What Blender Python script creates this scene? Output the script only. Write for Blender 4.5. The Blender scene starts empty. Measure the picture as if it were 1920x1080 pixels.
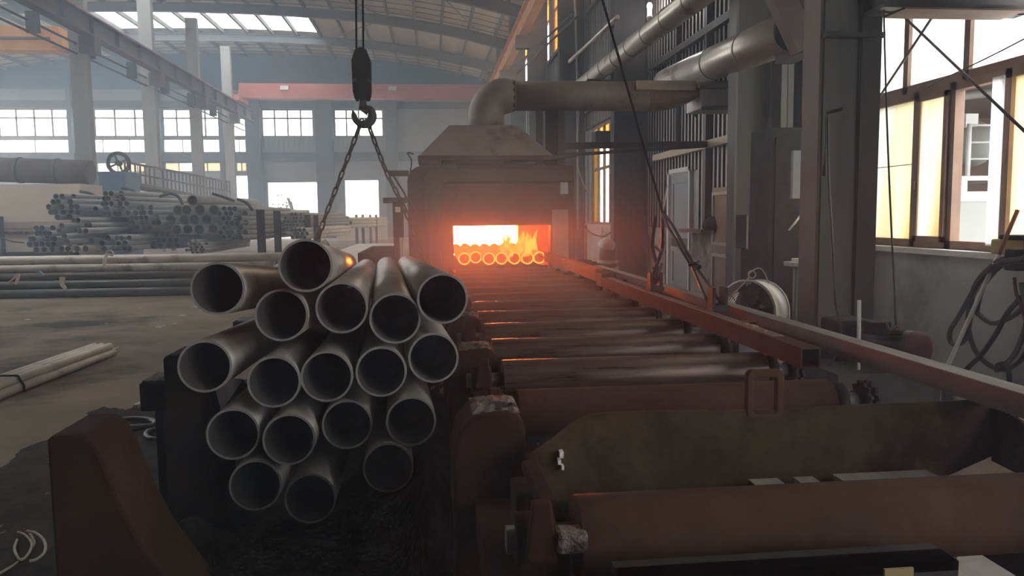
import bpy, bmesh, math, random
from mathutils import Vector, Matrix
random.seed(7)
C = bpy.context.scene.collection
sc = bpy.context.scene
PI = math.pi

# ------------------------------------------------------------------ camera
FOC = 1450.0
YAW, PITCH, ROLL = 0.10294, -0.09334, -0.0115
CAM = Vector((0.0, 0.0, 1.45))
f_ = Vector((math.sin(YAW)*math.cos(PITCH), math.cos(YAW)*math.cos(PITCH), math.sin(PITCH)))
r0_ = Vector((math.cos(YAW), -math.sin(YAW), 0.0))
u0_ = r0_.cross(f_)
R_ = math.cos(ROLL)*r0_ + math.sin(ROLL)*u0_
U_ = -math.sin(ROLL)*r0_ + math.cos(ROLL)*u0_
cd = bpy.data.cameras.new('camera')
cam = bpy.data.objects.new('camera', cd)
C.objects.link(cam)
cd.sensor_width = 36.0
cd.lens = FOC*36.0/1920.0
cd.clip_start = 0.05
cd.clip_end = 500
cam.matrix_world = Matrix(((R_.x, U_.x, -f_.x, CAM.x), (R_.y, U_.y, -f_.y, CAM.y), (R_.z, U_.z, -f_.z, CAM.z), (0, 0, 0, 1)))
sc.camera = cam

def ray(px, py): return f_ + R_*((px-960)/FOC) + U_*((540-py)/FOC)
def atY(px, py, Y):
    d = ray(px, py); return CAM + d*((Y-CAM.y)/d.y)
def atX(px, py, X):
    d = ray(px, py); return CAM + d*((X-CAM.x)/d.x)
def atZ(px, py, Z):
    d = ray(px, py); return CAM + d*((Z-CAM.z)/d.z)

# ------------------------------------------------------------------ light
SKY_STRENGTH = 1.0
HAZE = 0.0085
GLARE = 0.125
sc.view_settings.view_transform = 'Standard'
sc.view_settings.look = 'None'
sc.view_settings.gamma = 1.0
sc.view_settings.use_curve_mapping = False
sc.view_settings.exposure = 3.0
sc.cycles.use_denoising = True
sc.cycles.max_bounces = 8
sc.cycles.diffuse_bounces = 5
sc.cycles.glossy_bounces = 3
sc.cycles.transmission_bounces = 4
sc.cycles.transparent_max_bounces = 12
sc.cycles.volume_bounces = 1
sc.cycles.volume_step_rate = 4
sc.cycles.sample_clamp_indirect = 4.0
sc.cycles.caustics_reflective = False
sc.cycles.caustics_refractive = False
w = bpy.data.worlds.new('overcast_sky'); sc.world = w
w.use_nodes = True
bg = w.node_tree.nodes['Background']
bg.inputs[0].default_value = (0.93, 0.97, 1.0, 1)
bg.inputs[1].default_value = SKY_STRENGTH
try:
    w.cycles.sampling_method = 'MANUAL'
    w.cycles.sample_map_resolution = 64
except Exception:
    pass

def portal(c, nrm, sx, sy):
    """daylight portal in an opening: guides sky sampling, adds no light"""
    l = bpy.data.lights.new('daylight_portal', 'AREA')
    l.shape = 'RECTANGLE'; l.size = sx; l.size_y = sy
    o = bpy.data.objects.new('daylight_portal', l); C.objects.link(o)
    o.location = c
    o.rotation_euler = Vector(nrm).to_track_quat('-Z', 'Z' if abs(nrm[2]) < .9 else 'Y').to_euler()
    l.cycles.is_portal = True
    return o

# ------------------------------------------------------------------ mesh helpers
W = {}
def link(o, parent, loc):
    C.objects.link(o)
    W[o.name] = Vector(loc)
    if parent is not None:
        o.parent = parent
        o.location = Vector(loc) - W[parent.name]
    else:
        o.location = loc
    return o

def tag(o, label=None, cat=None, group=None, kind=None):
    if label: o['label'] = label
    if cat: o['category'] = cat
    if group: o['group'] = group
    if kind: o['kind'] = kind
    return o

def thing(name, label, cat, loc, group=None, kind=None):
    o = bpy.data.objects.new(name, None)
    o.empty_display_size = 0.1
    link(o, None, Vector(loc))
    return tag(o, label, cat, group, kind)

class MB:
    def __init__(s): s.v = []; s.f = []; s.sm = []; s.mi = {}; s.extra = []
    def add(s, vs, fs, smooth=False):
        n = len(s.v); s.v += [tuple(p) for p in vs]
        for f in fs: s.f.append([i+n for i in f]); s.sm.append(smooth)
        return s
    def box(s, x0, x1, y0, y1, z0, z1):
        vs = [(x0,y0,z0),(x1,y0,z0),(x1,y1,z0),(x0,y1,z0),(x0,y0,z1),(x1,y0,z1),(x1,y1,z1),(x0,y1,z1)]
        return s.add(vs, [(0,3,2,1),(4,5,6,7),(0,1,5,4),(1,2,6,5),(2,3,7,6),(3,0,4,7)])
    def bar(s, p, q, w, h=None, up=(0,0,1)):
        """rectangular bar from p to q, w sideways, h along up"""
        h = h or w
        p = Vector(p); q = Vector(q); d = (q-p).normalized()
        a = d.cross(Vector(up))
        if a.length < 1e-4: a = d.cross(Vector((1,0,0)))
        a.normalize(); b = a.cross(d).normalized()
        vs = []
        for c in (p, q):
            for i, j in ((-1,-1),(1,-1),(1,1),(-1,1)): vs.append(c + a*(w*.5*i) + b*(h*.5*j))
        return s.add(vs, [(0,1,2,3),(7,6,5,4),(0,4,5,1),(1,5,6,2),(2,6,7,3),(3,7,4,0)])
    def frame(s, d):
        d = Vector(d).normalized()
        a = d.cross(Vector((0,0,1)))
        if a.length < 1e-3: a = Vector((1,0,0))
        a.normalize(); return a, a.cross(d).normalized() * -1, d
    def cyl(s, p, q, r, n=16, r2=None, caps=True):
        p = Vector(p); q = Vector(q); a, b, d = s.frame(q-p); r2 = r if r2 is None else r2
        vs = []
        for c, rr in ((p, r), (q, r2)):
            for i in range(n):
                t = 2*PI*i/n; vs.append(c + (a*math.cos(t) + b*math.sin(t))*rr)
        s.add(vs, [(i, (i+1) % n, n+(i+1) % n, n+i) for i in range(n)], True)
        if caps: s.add(vs, [tuple(range(n-1, -1, -1)), tuple(range(n, 2*n))])
        return s
    def lathe(s, p, axis, prof, n=24, smooth=True):
        """prof: list of (t along axis, radius)"""
        p = Vector(p); a, b, d = s.frame(axis); vs = []; fs = []
        for t, r in prof:
            for i in range(n):
                k = 2*PI*i/n; vs.append(p + d*t + (a*math.cos(k) + b*math.sin(k))*r)
        m = len(prof)
        for j in range(m-1):
            for i in range(n): fs.append((j*n+i, j*n+(i+1) % n, (j+1)*n+(i+1) % n, (j+1)*n+i))
        return s.add(vs, fs, smooth)
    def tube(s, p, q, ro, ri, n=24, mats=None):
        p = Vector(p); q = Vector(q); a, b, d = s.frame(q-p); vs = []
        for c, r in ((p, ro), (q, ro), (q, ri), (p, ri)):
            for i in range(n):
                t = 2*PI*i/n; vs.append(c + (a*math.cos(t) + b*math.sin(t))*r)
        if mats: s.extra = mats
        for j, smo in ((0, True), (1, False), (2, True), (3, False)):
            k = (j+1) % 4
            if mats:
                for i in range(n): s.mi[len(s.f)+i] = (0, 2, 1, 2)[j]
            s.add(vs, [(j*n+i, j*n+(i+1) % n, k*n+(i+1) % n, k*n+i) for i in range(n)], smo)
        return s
    def path(s, pts, r, n=8, caps=True, closed=False):
        pts = [Vector(p) for p in pts]; m = len(pts); vs = []; fs = []
        prev = None
        for j, p in enumerate(pts):
            if closed: d = pts[(j+1) % m] - pts[j-1]
            else: d = pts[min(j+1, m-1)] - pts[max(j-1, 0)]
            d.normalize()
            if prev is None:
                a = d.cross(Vector((0,0,1)))
                if a.length < 1e-3: a = d.cross(Vector((1,0,0)))
            else:
                a = prev - d*prev.dot(d)
                if a.length < 1e-4: a = d.cross(Vector((0.3,1,0.2)))
            a.normalize(); prev = a; b = d.cross(a)
            rr = r[j] if isinstance(r, (list, tuple)) else r
            for i in range(n):
                t = 2*PI*i/n; vs.append(p + (a*math.cos(t) + b*math.sin(t))*rr)
        mm = m if closed else m-1
        for j in range(mm):
            k = (j+1) % m
            for i in range(n): fs.append((j*n+i, j*n+(i+1) % n, k*n+(i+1) % n, k*n+i))
        s.add(vs, fs, True)
        if caps and not closed: s.add([vs[i] for i in range(n)], [tuple(range(n-1, -1, -1))]); s.add(vs[-n:], [tuple(range(n))])
        return s
    def prism(s, poly, fn, a, b):
        """poly in (u,v), extruded along w from a to b; fn(u,v,w)->xyz"""
        n = len(poly)
        vs = [fn(u, v, a) for u, v in poly] + [fn(u, v, b) for u, v in poly]
        return s.add(vs, [tuple(range(n-1, -1, -1)), tuple(range(n, 2*n))] + [(i, (i+1) % n, n+(i+1) % n, n+i) for i in range(n)])
    def ring(s, outer, inner, fn, a, b):
        n = len(outer)
        vs = [fn(u, v, a) for u, v in outer] + [fn(u, v, a) for u, v in inner] + [fn(u, v, b) for u, v in outer] + [fn(u, v, b) for u, v in inner]
        fs = []
        for i in range(n):
            k = (i+1) % n
            fs += [(i, n+i, n+k, k), (2*n+i, 2*n+k, 3*n+k, 3*n+i), (i, k, 2*n+k, 2*n+i), (n+i, 3*n+i, 3*n+k, n+k)]
        return s.add(vs, fs)
    def mesh(s, name, mat, org):
        me = bpy.data.meshes.new(name)
        ox, oy, oz = org
        me.from_pydata([(x-ox, y-oy, z-oz) for x, y, z in s.v], [], s.f)
        me.polygons.foreach_set('use_smooth', s.sm)
        if isinstance(mat, str): mat = MT[mat]
        me.materials.append(mat)
        for e in s.extra: me.materials.append(MT[e])
        for k, v in s.mi.items(): me.polygons[k].material_index = v
        bm = bmesh.new(); bm.from_mesh(me)
        bmesh.ops.remove_doubles(bm, verts=bm.verts, dist=1e-5)
        bmesh.ops.recalc_face_normals(bm, faces=bm.faces)
        bm.to_mesh(me); bm.free()
        return me
    def org(s):
        xs = [p[0] for p in s.v]; ys = [p[1] for p in s.v]; zs = [p[2] for p in s.v]
        return Vector(((min(xs)+max(xs))/2, (min(ys)+max(ys))/2, min(zs)))
    def build(s, name, mat, parent=None, bevel=0, org=None):
        org = s.org() if org is None else Vector(org)
        me = s.mesh(name, mat, org)
        o = bpy.data.objects.new(name, me)
        link(o, parent, org)
        if bevel:
            b = o.modifiers.new('edge', 'BEVEL'); b.width = bevel; b.segments = 2; b.limit_method = 'ANGLE'
        return o

def copy_tree(o, loc, parent=None):
    """copy of a thing with its parts and sub-parts"""
    c = o.copy(); C.objects.link(c); c.parent = parent
    if parent is None: c.location = loc
    W[c.name] = Vector(loc)
    for ch in list(o.children): 
        copy_tree(ch, Vector(loc) + ch.location, c)
    return c

def smooth_pts(pts, k=6, closed=False):
    """Catmull-Rom through the points"""
    P = [Vector(p) for p in pts]; n = len(P); out = []
    for i in range(n if closed else n-1):
        p0 = P[i-1] if (i > 0 or closed) else P[0]
        p1 = P[i]; p2 = P[(i+1) % n]
        p3 = P[(i+2) % n] if (i+2 < n or closed) else P[-1]
        for j in range(k):
            t = j/k
            out.append(0.5*((2*p1) + (p2-p0)*t + (2*p0-5*p1+4*p2-p3)*t*t + (3*p1-p0-3*p2+p3)*t*t*t))
    if not closed: out.append(P[-1])
    return out

# ------------------------------------------------------------------ materials
MT = {}
def M(name, c1, c2=None, scale=4.0, rough=0.7, metal=0.0, bump=0.0, bscale=None, c3=None, t3=0.62, s3=1.5, stretch=None, coord='Object', rvar=0.0, spec=0.5):
    m = bpy.data.materials.new(name); m.use_nodes = True; nt = m.node_tree; N = nt.nodes; L = nt.links
    b = N['Principled BSDF']
    b.inputs['Roughness'].default_value = rough
    b.inputs['Metallic'].default_value = metal
    b.inputs['Specular IOR Level'].default_value = spec
    tc = N.new('ShaderNodeTexCoord'); src = tc.outputs[coord]
    if coord == 'World':
        pass
    if stretch:
        mp = N.new('ShaderNodeMapping'); mp.inputs['Scale'].default_value = stretch
        L.new(src, mp.inputs['Vector']); src = mp.outputs[0]
    def noise(sc_, det=6, rg=0.6):
        n = N.new('ShaderNodeTexNoise'); n.inputs['Scale'].default_value = sc_; n.inputs['Detail'].default_value = det; n.inputs['Roughness'].default_value = rg
        L.new(src, n.inputs['Vector']); return n.outputs['Fac']
    def ramp(fac, a, b_):
        r = N.new('ShaderNodeMapRange'); r.inputs['From Min'].default_value = a; r.inputs['From Max'].default_value = b_
        L.new(fac, r.inputs['Value']); return r.outputs[0]
    if c2 is None: b.inputs['Base Color'].default_value = (*c1, 1)
    else:
        mx = N.new('ShaderNodeMix'); mx.data_type = 'RGBA'
        mx.inputs['A'].default_value = (*c1, 1); mx.inputs['B'].default_value = (*c2, 1)
        n1 = noise(scale)
        L.new(ramp(n1, .34, .66), mx.inputs['Factor'])
        out = mx.outputs['Result']
        if c3 is not None:
            m2 = N.new('ShaderNodeMix'); m2.data_type = 'RGBA'
            L.new(out, m2.inputs['A']); m2.inputs['B'].default_value = (*c3, 1)
            L.new(ramp(noise(s3, 8, .65), t3-.05, t3+.05), m2.inputs['Factor']); out = m2.outputs['Result']
        L.new(out, b.inputs['Base Color'])
        if rvar:
            rr = N.new('ShaderNodeMapRange'); rr.inputs['From Min'].default_value = .3; rr.inputs['From Max'].default_value = .7
            rr.inputs['To Min'].default_value = rough-rvar; rr.inputs['To Max'].default_value = rough+rvar
            L.new(n1, rr.inputs['Value']); L.new(rr.outputs[0], b.inputs['Roughness'])
    if bump:
        bp = N.new('ShaderNodeBump'); bp.inputs['Strength'].default_value = bump; bp.inputs['Distance'].default_value = 0.02
        L.new(noise(bscale or scale*6, 5), bp.inputs['Height']); L.new(bp.outputs[0], b.inputs['Normal'])
    MT[name] = m
    return m

def glow(name, col, strength, c2=None, scale=6, s2=None):
    m = bpy.data.materials.new(name); m.use_nodes = True; nt = m.node_tree; N = nt.nodes; L = nt.links
    N.remove(N['Principled BSDF'])
    e = N.new('ShaderNodeEmission'); e.inputs[0].default_value = (*col, 1); e.inputs[1].default_value = strength
    if c2:
        tc = N.new('ShaderNodeTexCoord'); n = N.new('ShaderNodeTexNoise'); n.inputs['Scale'].default_value = scale
        L.new(tc.outputs['Object'], n.inputs['Vector'])
        r = N.new('ShaderNodeMapRange'); r.inputs['From Min'].default_value = .38; r.inputs['From Max'].default_value = .62
        L.new(n.outputs['Fac'], r.inputs['Value'])
        mx = N.new('ShaderNodeMix'); mx.data_type = 'RGBA'; mx.inputs['A'].default_value = (*col, 1); mx.inputs['B'].default_value = (*c2, 1)
        L.new(r.outputs[0], mx.inputs['Factor']); L.new(mx.outputs['Result'], e.inputs[0])
    L.new(e.outputs[0], N['Material Output'].inputs['Surface'])
    MT[name] = m
    return m

def pane(name, tint, c2=None, scale=1.2, streak=(1, 1, .25), diff=0.25):
    """old window pane: mostly see-through with a tint of dust and rust stains"""
    m = bpy.data.materials.new(name); m.use_nodes = True; nt = m.node_tree; N = nt.nodes; L = nt.links
    N.remove(N['Principled BSDF'])
    t = N.new('ShaderNodeBsdfTransparent'); d = N.new('ShaderNodeBsdfTranslucent'); mix = N.new('ShaderNodeMixShader')
    mix.inputs[0].default_value = diff
    t.inputs[0].default_value = (*tint, 1); d.inputs[0].default_value = (*tint, 1)
    if c2:
        tc = N.new('ShaderNodeTexCoord'); mp = N.new('ShaderNodeMapping'); mp.inputs['Scale'].default_value = streak
        L.new(tc.outputs['Object'], mp.inputs['Vector'])
        n = N.new('ShaderNodeTexNoise'); n.inputs['Scale'].default_value = scale; n.inputs['Detail'].default_value = 5
        L.new(mp.outputs[0], n.inputs['Vector'])
        r = N.new('ShaderNodeMapRange'); r.inputs['From Min'].default_value = .42; r.inputs['From Max'].default_value = .68
        L.new(n.outputs['Fac'], r.inputs['Value'])
        mx = N.new('ShaderNodeMix'); mx.data_type = 'RGBA'; mx.inputs['A'].default_value = (*tint, 1); mx.inputs['B'].default_value = (*c2, 1)
        L.new(r.outputs[0], mx.inputs['Factor'])
        L.new(mx.outputs['Result'], t.inputs[0]); L.new(mx.outputs['Result'], d.inputs[0])
    L.new(t.outputs[0], mix.inputs[1]); L.new(d.outputs[0], mix.inputs[2])
    L.new(mix.outputs[0], N['Material Output'].inputs['Surface'])
    MT[name] = m
    return m

M('concrete_floor', (.15, .112, .078), (.29, .222, .16), scale=.55, rough=.85, bump=.3, bscale=9, c3=(.055, .043, .034), t3=.58, s3=.32, spec=.12)
M('mill_scale_dirt', (.010, .0085, .0075), (.030, .026, .022), scale=7, rough=.95, bump=1.0, bscale=22, spec=.05)
M('floor_grime', (.032, .025, .020), (.070, .055, .043), scale=3, rough=.95, bump=.8, bscale=20, spec=.05)
M('rail_top', (.17, .155, .14), (.25, .235, .215), scale=4, rough=.6, stretch=(4, .4, 1), spec=.2)
M('old_concrete', (.30, .27, .24), (.42, .38, .33), scale=1.6, rough=.9, bump=.2, bscale=14, c3=(.16, .13, .11), t3=.60, s3=.9)
M('grey_plaster', (.33, .335, .315), (.44, .44, .415), scale=1.1, rough=.9, bump=.15, bscale=12, c3=(.24, .24, .22), t3=.60, s3=.7, spec=.2)
M('wall_grey', (.22, .228, .23), (.29, .298, .30), scale=.4, rough=.9, spec=.15)
M('upper_blue', (.075, .12, .165), (.105, .155, .205), scale=.5, rough=.85, spec=.1)
M('pier_grey', (.09, .098, .105), (.135, .142, .148), scale=.6, rough=.9, spec=.1)
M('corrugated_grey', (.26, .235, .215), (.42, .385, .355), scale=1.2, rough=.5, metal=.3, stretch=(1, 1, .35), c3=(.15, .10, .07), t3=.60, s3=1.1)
M('corrugated_soot', (.045, .040, .037), (.085, .075, .068), scale=1.5, rough=.85, stretch=(1, 1, .3), spec=.1)  # darker tone for the valleys and flanks of the sheets
M('roof_sheet', (.42, .37, .30), (.56, .50, .42), scale=.5, rough=.8, stretch=(1, .2, 1), spec=.2)
M('roof_steel', (.12, .118, .118), (.18, .175, .17), scale=1.0, rough=.7, spec=.2)
M('column_dim', (.15, .145, .132), (.21, .203, .187), scale=.9, rough=.85, stretch=(1, 1, .3), c3=(.09, .083, .075), t3=.60, s3=.8, spec=.2)
M('column_grey', (.24, .238, .23), (.33, .325, .31), scale=.7, rough=.8, stretch=(1, 1, .3))
M('dark_column', (.060, .055, .052), (.10, .092, .085), scale=.9, rough=.8, stretch=(1, 1, .3), spec=.2)
M('crane_orange', (.62, .27, .09), (.72, .36, .15), scale=1.2, rough=.6, c3=(.35, .17, .09), t3=.63, s3=1.5)
M('crane_red', (.42, .12, .10), (.50, .17, .14), scale=.8, rough=.6)
M('crane_grey', (.12, .095, .092), (.17, .14, .135), scale=.8, rough=.7, spec=.2)
M('dark_steel', (.055, .05, .047), (.095, .085, .08), scale=3, rough=.5, metal=.5, bump=.1)
M('black_iron', (.016, .014, .013), (.034, .03, .028), scale=6, rough=.7, metal=.1, bump=.15, spec=.2)
M('rust_dark', (.022, .011, .007), (.040, .021, .013), scale=3.5, rough=.85, bump=.18, bscale=30, c3=(.016, .010, .008), t3=.58, s3=2.2, spec=.05)
M('rust_crust', (.08, .066, .056), (.19, .17, .155), scale=16, rough=.85, bump=.9, bscale=35, c3=(.03, .025, .022), t3=.52, s3=11, spec=.2)
M('roller_steel', (.075, .050, .038), (.13, .090, .070), scale=9, rough=.36, metal=.55, bump=.10, stretch=(.6, 6, 6), rvar=.12, spec=.4)
M('soot_wall', (.05, .048, .045), (.08, .077, .072), scale=.5, rough=.9)  # unseen front wall kept dark to hold down bounced light
M('roller_rust', (.040, .021, .013), (.066, .036, .023), scale=5, rough=.8, metal=0, bump=.08, spec=.08)
M('pipe_steel', (.30, .265, .23), (.40, .36, .31), scale=2.2, rough=.40, metal=.55, bump=.05, bscale=18, rvar=.08, c3=(.19, .16, .135), t3=.60, s3=3.5)
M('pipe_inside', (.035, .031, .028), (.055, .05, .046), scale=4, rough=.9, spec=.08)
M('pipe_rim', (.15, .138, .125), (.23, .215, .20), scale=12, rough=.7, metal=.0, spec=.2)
M('pipe_mouth', (.40, .37, .345), (.50, .47, .44), scale=5, rough=.6, metal=.2)
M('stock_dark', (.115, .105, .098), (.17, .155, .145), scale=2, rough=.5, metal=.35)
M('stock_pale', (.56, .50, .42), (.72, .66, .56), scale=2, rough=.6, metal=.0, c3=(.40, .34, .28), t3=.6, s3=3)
M('stock_heap', (.26, .25, .24), (.36, .345, .33), scale=1.5, rough=.55, metal=.3)
M('stock_brown', (.12, .09, .075), (.17, .13, .11), scale=1.5, rough=.6, metal=.1, spec=.3)
M('furnace_shell', (.085, .046, .032), (.13, .075, .055), scale=2.5, rough=.8, bump=.15, spec=.2)
M('furnace_plate', (.145, .056, .030), (.215, .092, .052), scale=1.6, rough=.85, bump=.15, c3=(.26, .17, .12), t3=.66, s3=1.4, spec=.2)
M('hot_guide', (.30, .075, .022), (.40, .11, .035), scale=6, rough=.8, stretch=(3, .3, 3), spec=.1)  # the furnace's orange light is painted into this colour
M('refractory', (.10, .05, .03), (.16, .09, .05), scale=3, rough=.9, bump=.3)
M('duct_steel', (.23, .185, .155), (.33, .275, .235), scale=1.3, rough=.6, metal=.25, c3=(.15, .105, .08), t3=.60, s3=1.2)
M('bright_pipe', (.40, .36, .31), (.56, .52, .46), scale=1.5, rough=.35, metal=.6, c3=(.22, .17, .13), t3=.60, s3=2.4, stretch=(1, .5, 1))
M('wood_pale', (.48, .38, .27), (.58, .48, .36), scale=3, rough=.8, stretch=(1, 6, 6))
M('plywood', (.30, .19, .125), (.38, .25, .17), scale=2.5, rough=.7, stretch=(1, 1, .3))
M('white_paint', (.62, .60, .57), (.72, .70, .67), scale=2, rough=.5)
M('door_grey', (.28, .285, .30), (.33, .335, .35), scale=1, rough=.5)
M('window_steel', (.22, .125, .085), (.33, .20, .13), scale=3, rough=.7)
M('window_grey', (.16, .15, .145), (.22, .20, .19), scale=3, rough=.7)
M('blue_paint', (.10, .17, .26), (.14, .22, .32), scale=1, rough=.6)
M('beige_wall', (.52, .43, .34), (.60, .50, .40), scale=.7, rough=.9)
M('brown_band', (.33, .24, .19), (.40, .30, .24), scale=1, rough=.9)
M('yellow_tan', (.20, .14, .06), (.30, .22, .11), scale=2, rough=.9)
M('rubber_black', (.016, .016, .017), (.03, .03, .031), scale=4, rough=.5)
M('rope_pale', (.45, .38, .30), (.6, .52, .43), scale=30, rough=.9)
M('cloth_white', (.8, .79, .78), (.9, .9, .88), scale=6, rough=.9)
M('cloth_blue', (.30, .62, .62), None, rough=.9)
M('motor_red', (.075, .024, .022), (.12, .05, .045), scale=8, rough=.75, spec=.2)
M('tarp_grey', (.23, .21, .20), (.33, .30, .28), scale=2, rough=.85, bump=.5, bscale=5)
M('paper_pale', (.62, .60, .57), (.76, .74, .70), scale=4, rough=.9, bump=.6)
M('leaf_green', (.10, .13, .05), (.18, .21, .09), scale=5, rough=.9)
M('yellow_box', (.45, .33, .10), (.55, .42, .16), scale=5, rough=.7, c3=(.12, .08, .05), t3=.58, s3=4)
M('plate_olive', (.022, .014, .008), (.064, .047, .023), scale=3.2, rough=.8, bump=.25, c3=(.024, .013, .009), t3=.52, s3=2.4, spec=.08)
M('ground_out', (.45, .44, .42), (.55, .54, .52), scale=.3, rough=.9)
M('tank_grey', (.19, .175, .155), (.25, .235, .21), scale=1, rough=.6)
M('brick_brown', (.10, .064, .047), (.13, .085, .063), scale=1, rough=.9)
pane('pane_clear', (.95, .95, .94), None, diff=.05)
pane('pane_frost', (.88, .86, .80), (.74, .66, .46), scale=1.4, diff=.3)
pane('pane_cream', (.84, .79, .62), (.66, .52, .25), scale=1.1, diff=.35)
pane('pane_yellow', (.78, .60, .22), (.60, .38, .10), scale=1.0, diff=.3)
pane('pane_amber', (.70, .50, .22), (.52, .32, .11), scale=1.0, diff=.3)
pane('sheet_white', (.80, .79, .74), (.62, .60, .52), scale=.6, streak=(1, 1, .2), diff=.4)
pane('sheet_dim', (.52, .48, .38), (.36, .32, .24), scale=.8, streak=(1, 1, .2), diff=.4)
pane('sheet_frost', (.93, .93, .92), None, diff=.85)
pane('skylight_sheet', (.85, .87, .88), (.7, .72, .72), scale=.6, diff=.25)
glow('furnace_white', (1.0, .13, .014), 150.0)
glow('hot_steel', (1.0, .07, .004), .22, (1.0, .16, .012), scale=9)
glow('hot_dim', (1.0, .06, .003), .10, (1.0, .12, .010), scale=4)
glow('hot_rim', (1.0, .20, .018), .55)
glow('hot_inside', (1.0, .035, .001), .07, (1.0, .14, .010), scale=14)
glow('lamp_white', (1.0, .95, .97), 14.0)

# ------------------------------------------------------------------ haze
def volume_mat(name, col, dens, aniso=.25):
    m = bpy.data.materials.new(name); m.use_nodes = True; N = m.node_tree.nodes
    N.remove(N['Principled BSDF'])
    v = N.new('ShaderNodeVolumeScatter'); v.inputs['Color'].default_value = (*col, 1); v.inputs['Density'].default_value = dens; v.inputs['Anisotropy'].default_value = aniso
    m.node_tree.links.new(v.outputs[0], N['Material Output'].inputs['Volume'])
    MT[name] = m
volume_mat('thin_haze', (.66, .82, 1.0), HAZE)
m = bpy.data.materials.new('furnace_fume'); m.use_nodes = True; N = m.node_tree.nodes; L = m.node_tree.links  # smoke volume added to stand in for the furnace's lens glare
N.remove(N['Principled BSDF'])
v = N.new('ShaderNodeVolumeScatter'); v.inputs['Color'].default_value = (1, .84, .75, 1); v.inputs['Anisotropy'].default_value = .2
tc = N.new('ShaderNodeTexCoord'); gr = N.new('ShaderNodeTexGradient'); gr.gradient_type = 'SPHERICAL'; mu = N.new('ShaderNodeMath'); mu.operation = 'MULTIPLY'; mu.inputs[1].default_value = GLARE
L.new(tc.outputs['Object'], gr.inputs['Vector']); L.new(gr.outputs['Fac'], mu.inputs[0]); L.new(mu.outputs[0], v.inputs['Density'])
L.new(v.outputs[0], N['Material Output'].inputs['Volume']); MT['furnace_fume'] = m
# ================================================================== the hall
XR, YB, XL, YF = 4.6, 56.5, -31.0, -7.0     # right wall face, back wall face, left wall, front wall
FR = [2.1, 9.26, 15.7, 22.4, 29.3, 36.1, 42.9, 49.7]   # frames along the hall
XC = -13.3                                   # roof crown
XM = -12.25                                  # middle row of columns

def struct(o, label=None): return tag(o, label, None, None, 'structure')

def cells(a0, a1, b0, b1, holes):
    """rectangle minus rectangular holes, as a few rectangles"""
    A = sorted({a0, a1, *[min(max(h[0], a0), a1) for h in holes], *[min(max(h[1], a0), a1) for h in holes]})
    out = []
    for i in range(len(A)-1):
        m = (A[i]+A[i+1])/2
        hs = sorted([(h[2], h[3]) for h in holes if h[0] < m < h[1]])
        z = b0
        for z0, z1 in hs:
            if z0 > z: out.append((A[i], A[i+1], z, z0))
            z = max(z, z1)
        if z < b1: out.append((A[i], A[i+1], z, b1))
    return out

m = MB().box(-60, 60, -25, 110, -.3, 0)
floor = struct(m.build('floor', 'concrete_floor', org=(0, 0, 0)), 'stained brown grey concrete floor of the hall')

# roof profile
def roof_z(x):
    u = abs(x - XC)/18.0
    return 12.85 - 1.05*u**2 - .75*u**4
def roof_pts(x0, x1, n): return [(x0+(x1-x0)*i/n, roof_z(x0+(x1-x0)*i/n)) for i in range(n+1)]

# ---- right wall with its openings
lowwin = [(19.2, 22.0, 1.18, 3.9), (25.4, 28.9, 1.18, 3.9), (32.2, 35.7, 1.18, 3.9), (39, 42.5, 1.18, 3.9), (45.8, 49.3, 1.18, 3.9)]
upwin = [(FR[i]+.5, FR[i+1]-.5, 7.3, 9.8) for i in range(2, 7)] + [(50.2, 55.6, 7.3, 9.8), (3.0, 8.8, 7.3, 9.8)]
nearwin = (5.35, 8.25, atX(1640, 459, XR).z, 3.55)
door_hole = (13.35, 14.55, 0, 2.2)
holesR = lowwin + upwin + [nearwin, door_hole, (-5.5, 1.2, 1.1, 4.0)]
m = MB()
for a0, a1, b0, b1 in cells(YF-.3, YB+.4, 0, 11.6, holesR): m.box(XR, XR+.25, a0, a1, b0, b1)
wall_right = struct(m.build('wall_right', 'grey_plaster', org=(XR, 0, 0)), 'long side wall of the hall with windows')
def P(m, name, mat, par, **k): return m.build(name, mat, par, **k)
# plastered dado in the dark bays
for y0, y1 in ((9.3, 13.2), (14.7, 22.3), (22.5, 29), (29.4, 36)):
    P(MB().box(XR-.07, XR, y0, y1, 0, 1.16), 'dado', 'old_concrete', wall_right)
# corrugated sheets, each its own piece
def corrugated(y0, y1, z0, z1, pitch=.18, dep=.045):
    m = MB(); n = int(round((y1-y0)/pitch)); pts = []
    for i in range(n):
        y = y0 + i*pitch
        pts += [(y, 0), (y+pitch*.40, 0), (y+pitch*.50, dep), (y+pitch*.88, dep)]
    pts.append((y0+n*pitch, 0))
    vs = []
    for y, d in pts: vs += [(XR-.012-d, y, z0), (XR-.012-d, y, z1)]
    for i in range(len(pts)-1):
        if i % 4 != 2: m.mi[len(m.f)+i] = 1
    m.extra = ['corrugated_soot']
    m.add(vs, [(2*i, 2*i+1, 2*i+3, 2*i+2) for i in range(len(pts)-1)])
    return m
y = 9.35
while y < 36:
    hs = sorted([(h[2], h[3]) for h in holesR if h[0] < y+.88 and h[1] > y+.02])
    z = 1.18
    segs = []
    for z0, z1 in hs + [(4.35, 4.45), (11.2, 12)]:
        pass
    zz = sorted(hs + [(4.35, 4.37), (7.18, 7.2), (11.2, 12)])
    for z0, z1 in zz:
        if z0 - z > .12: segs.append((z, z0))
        z = max(z, z1)
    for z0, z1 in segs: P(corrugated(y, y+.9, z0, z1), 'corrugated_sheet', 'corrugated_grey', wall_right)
    y += .9
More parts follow.
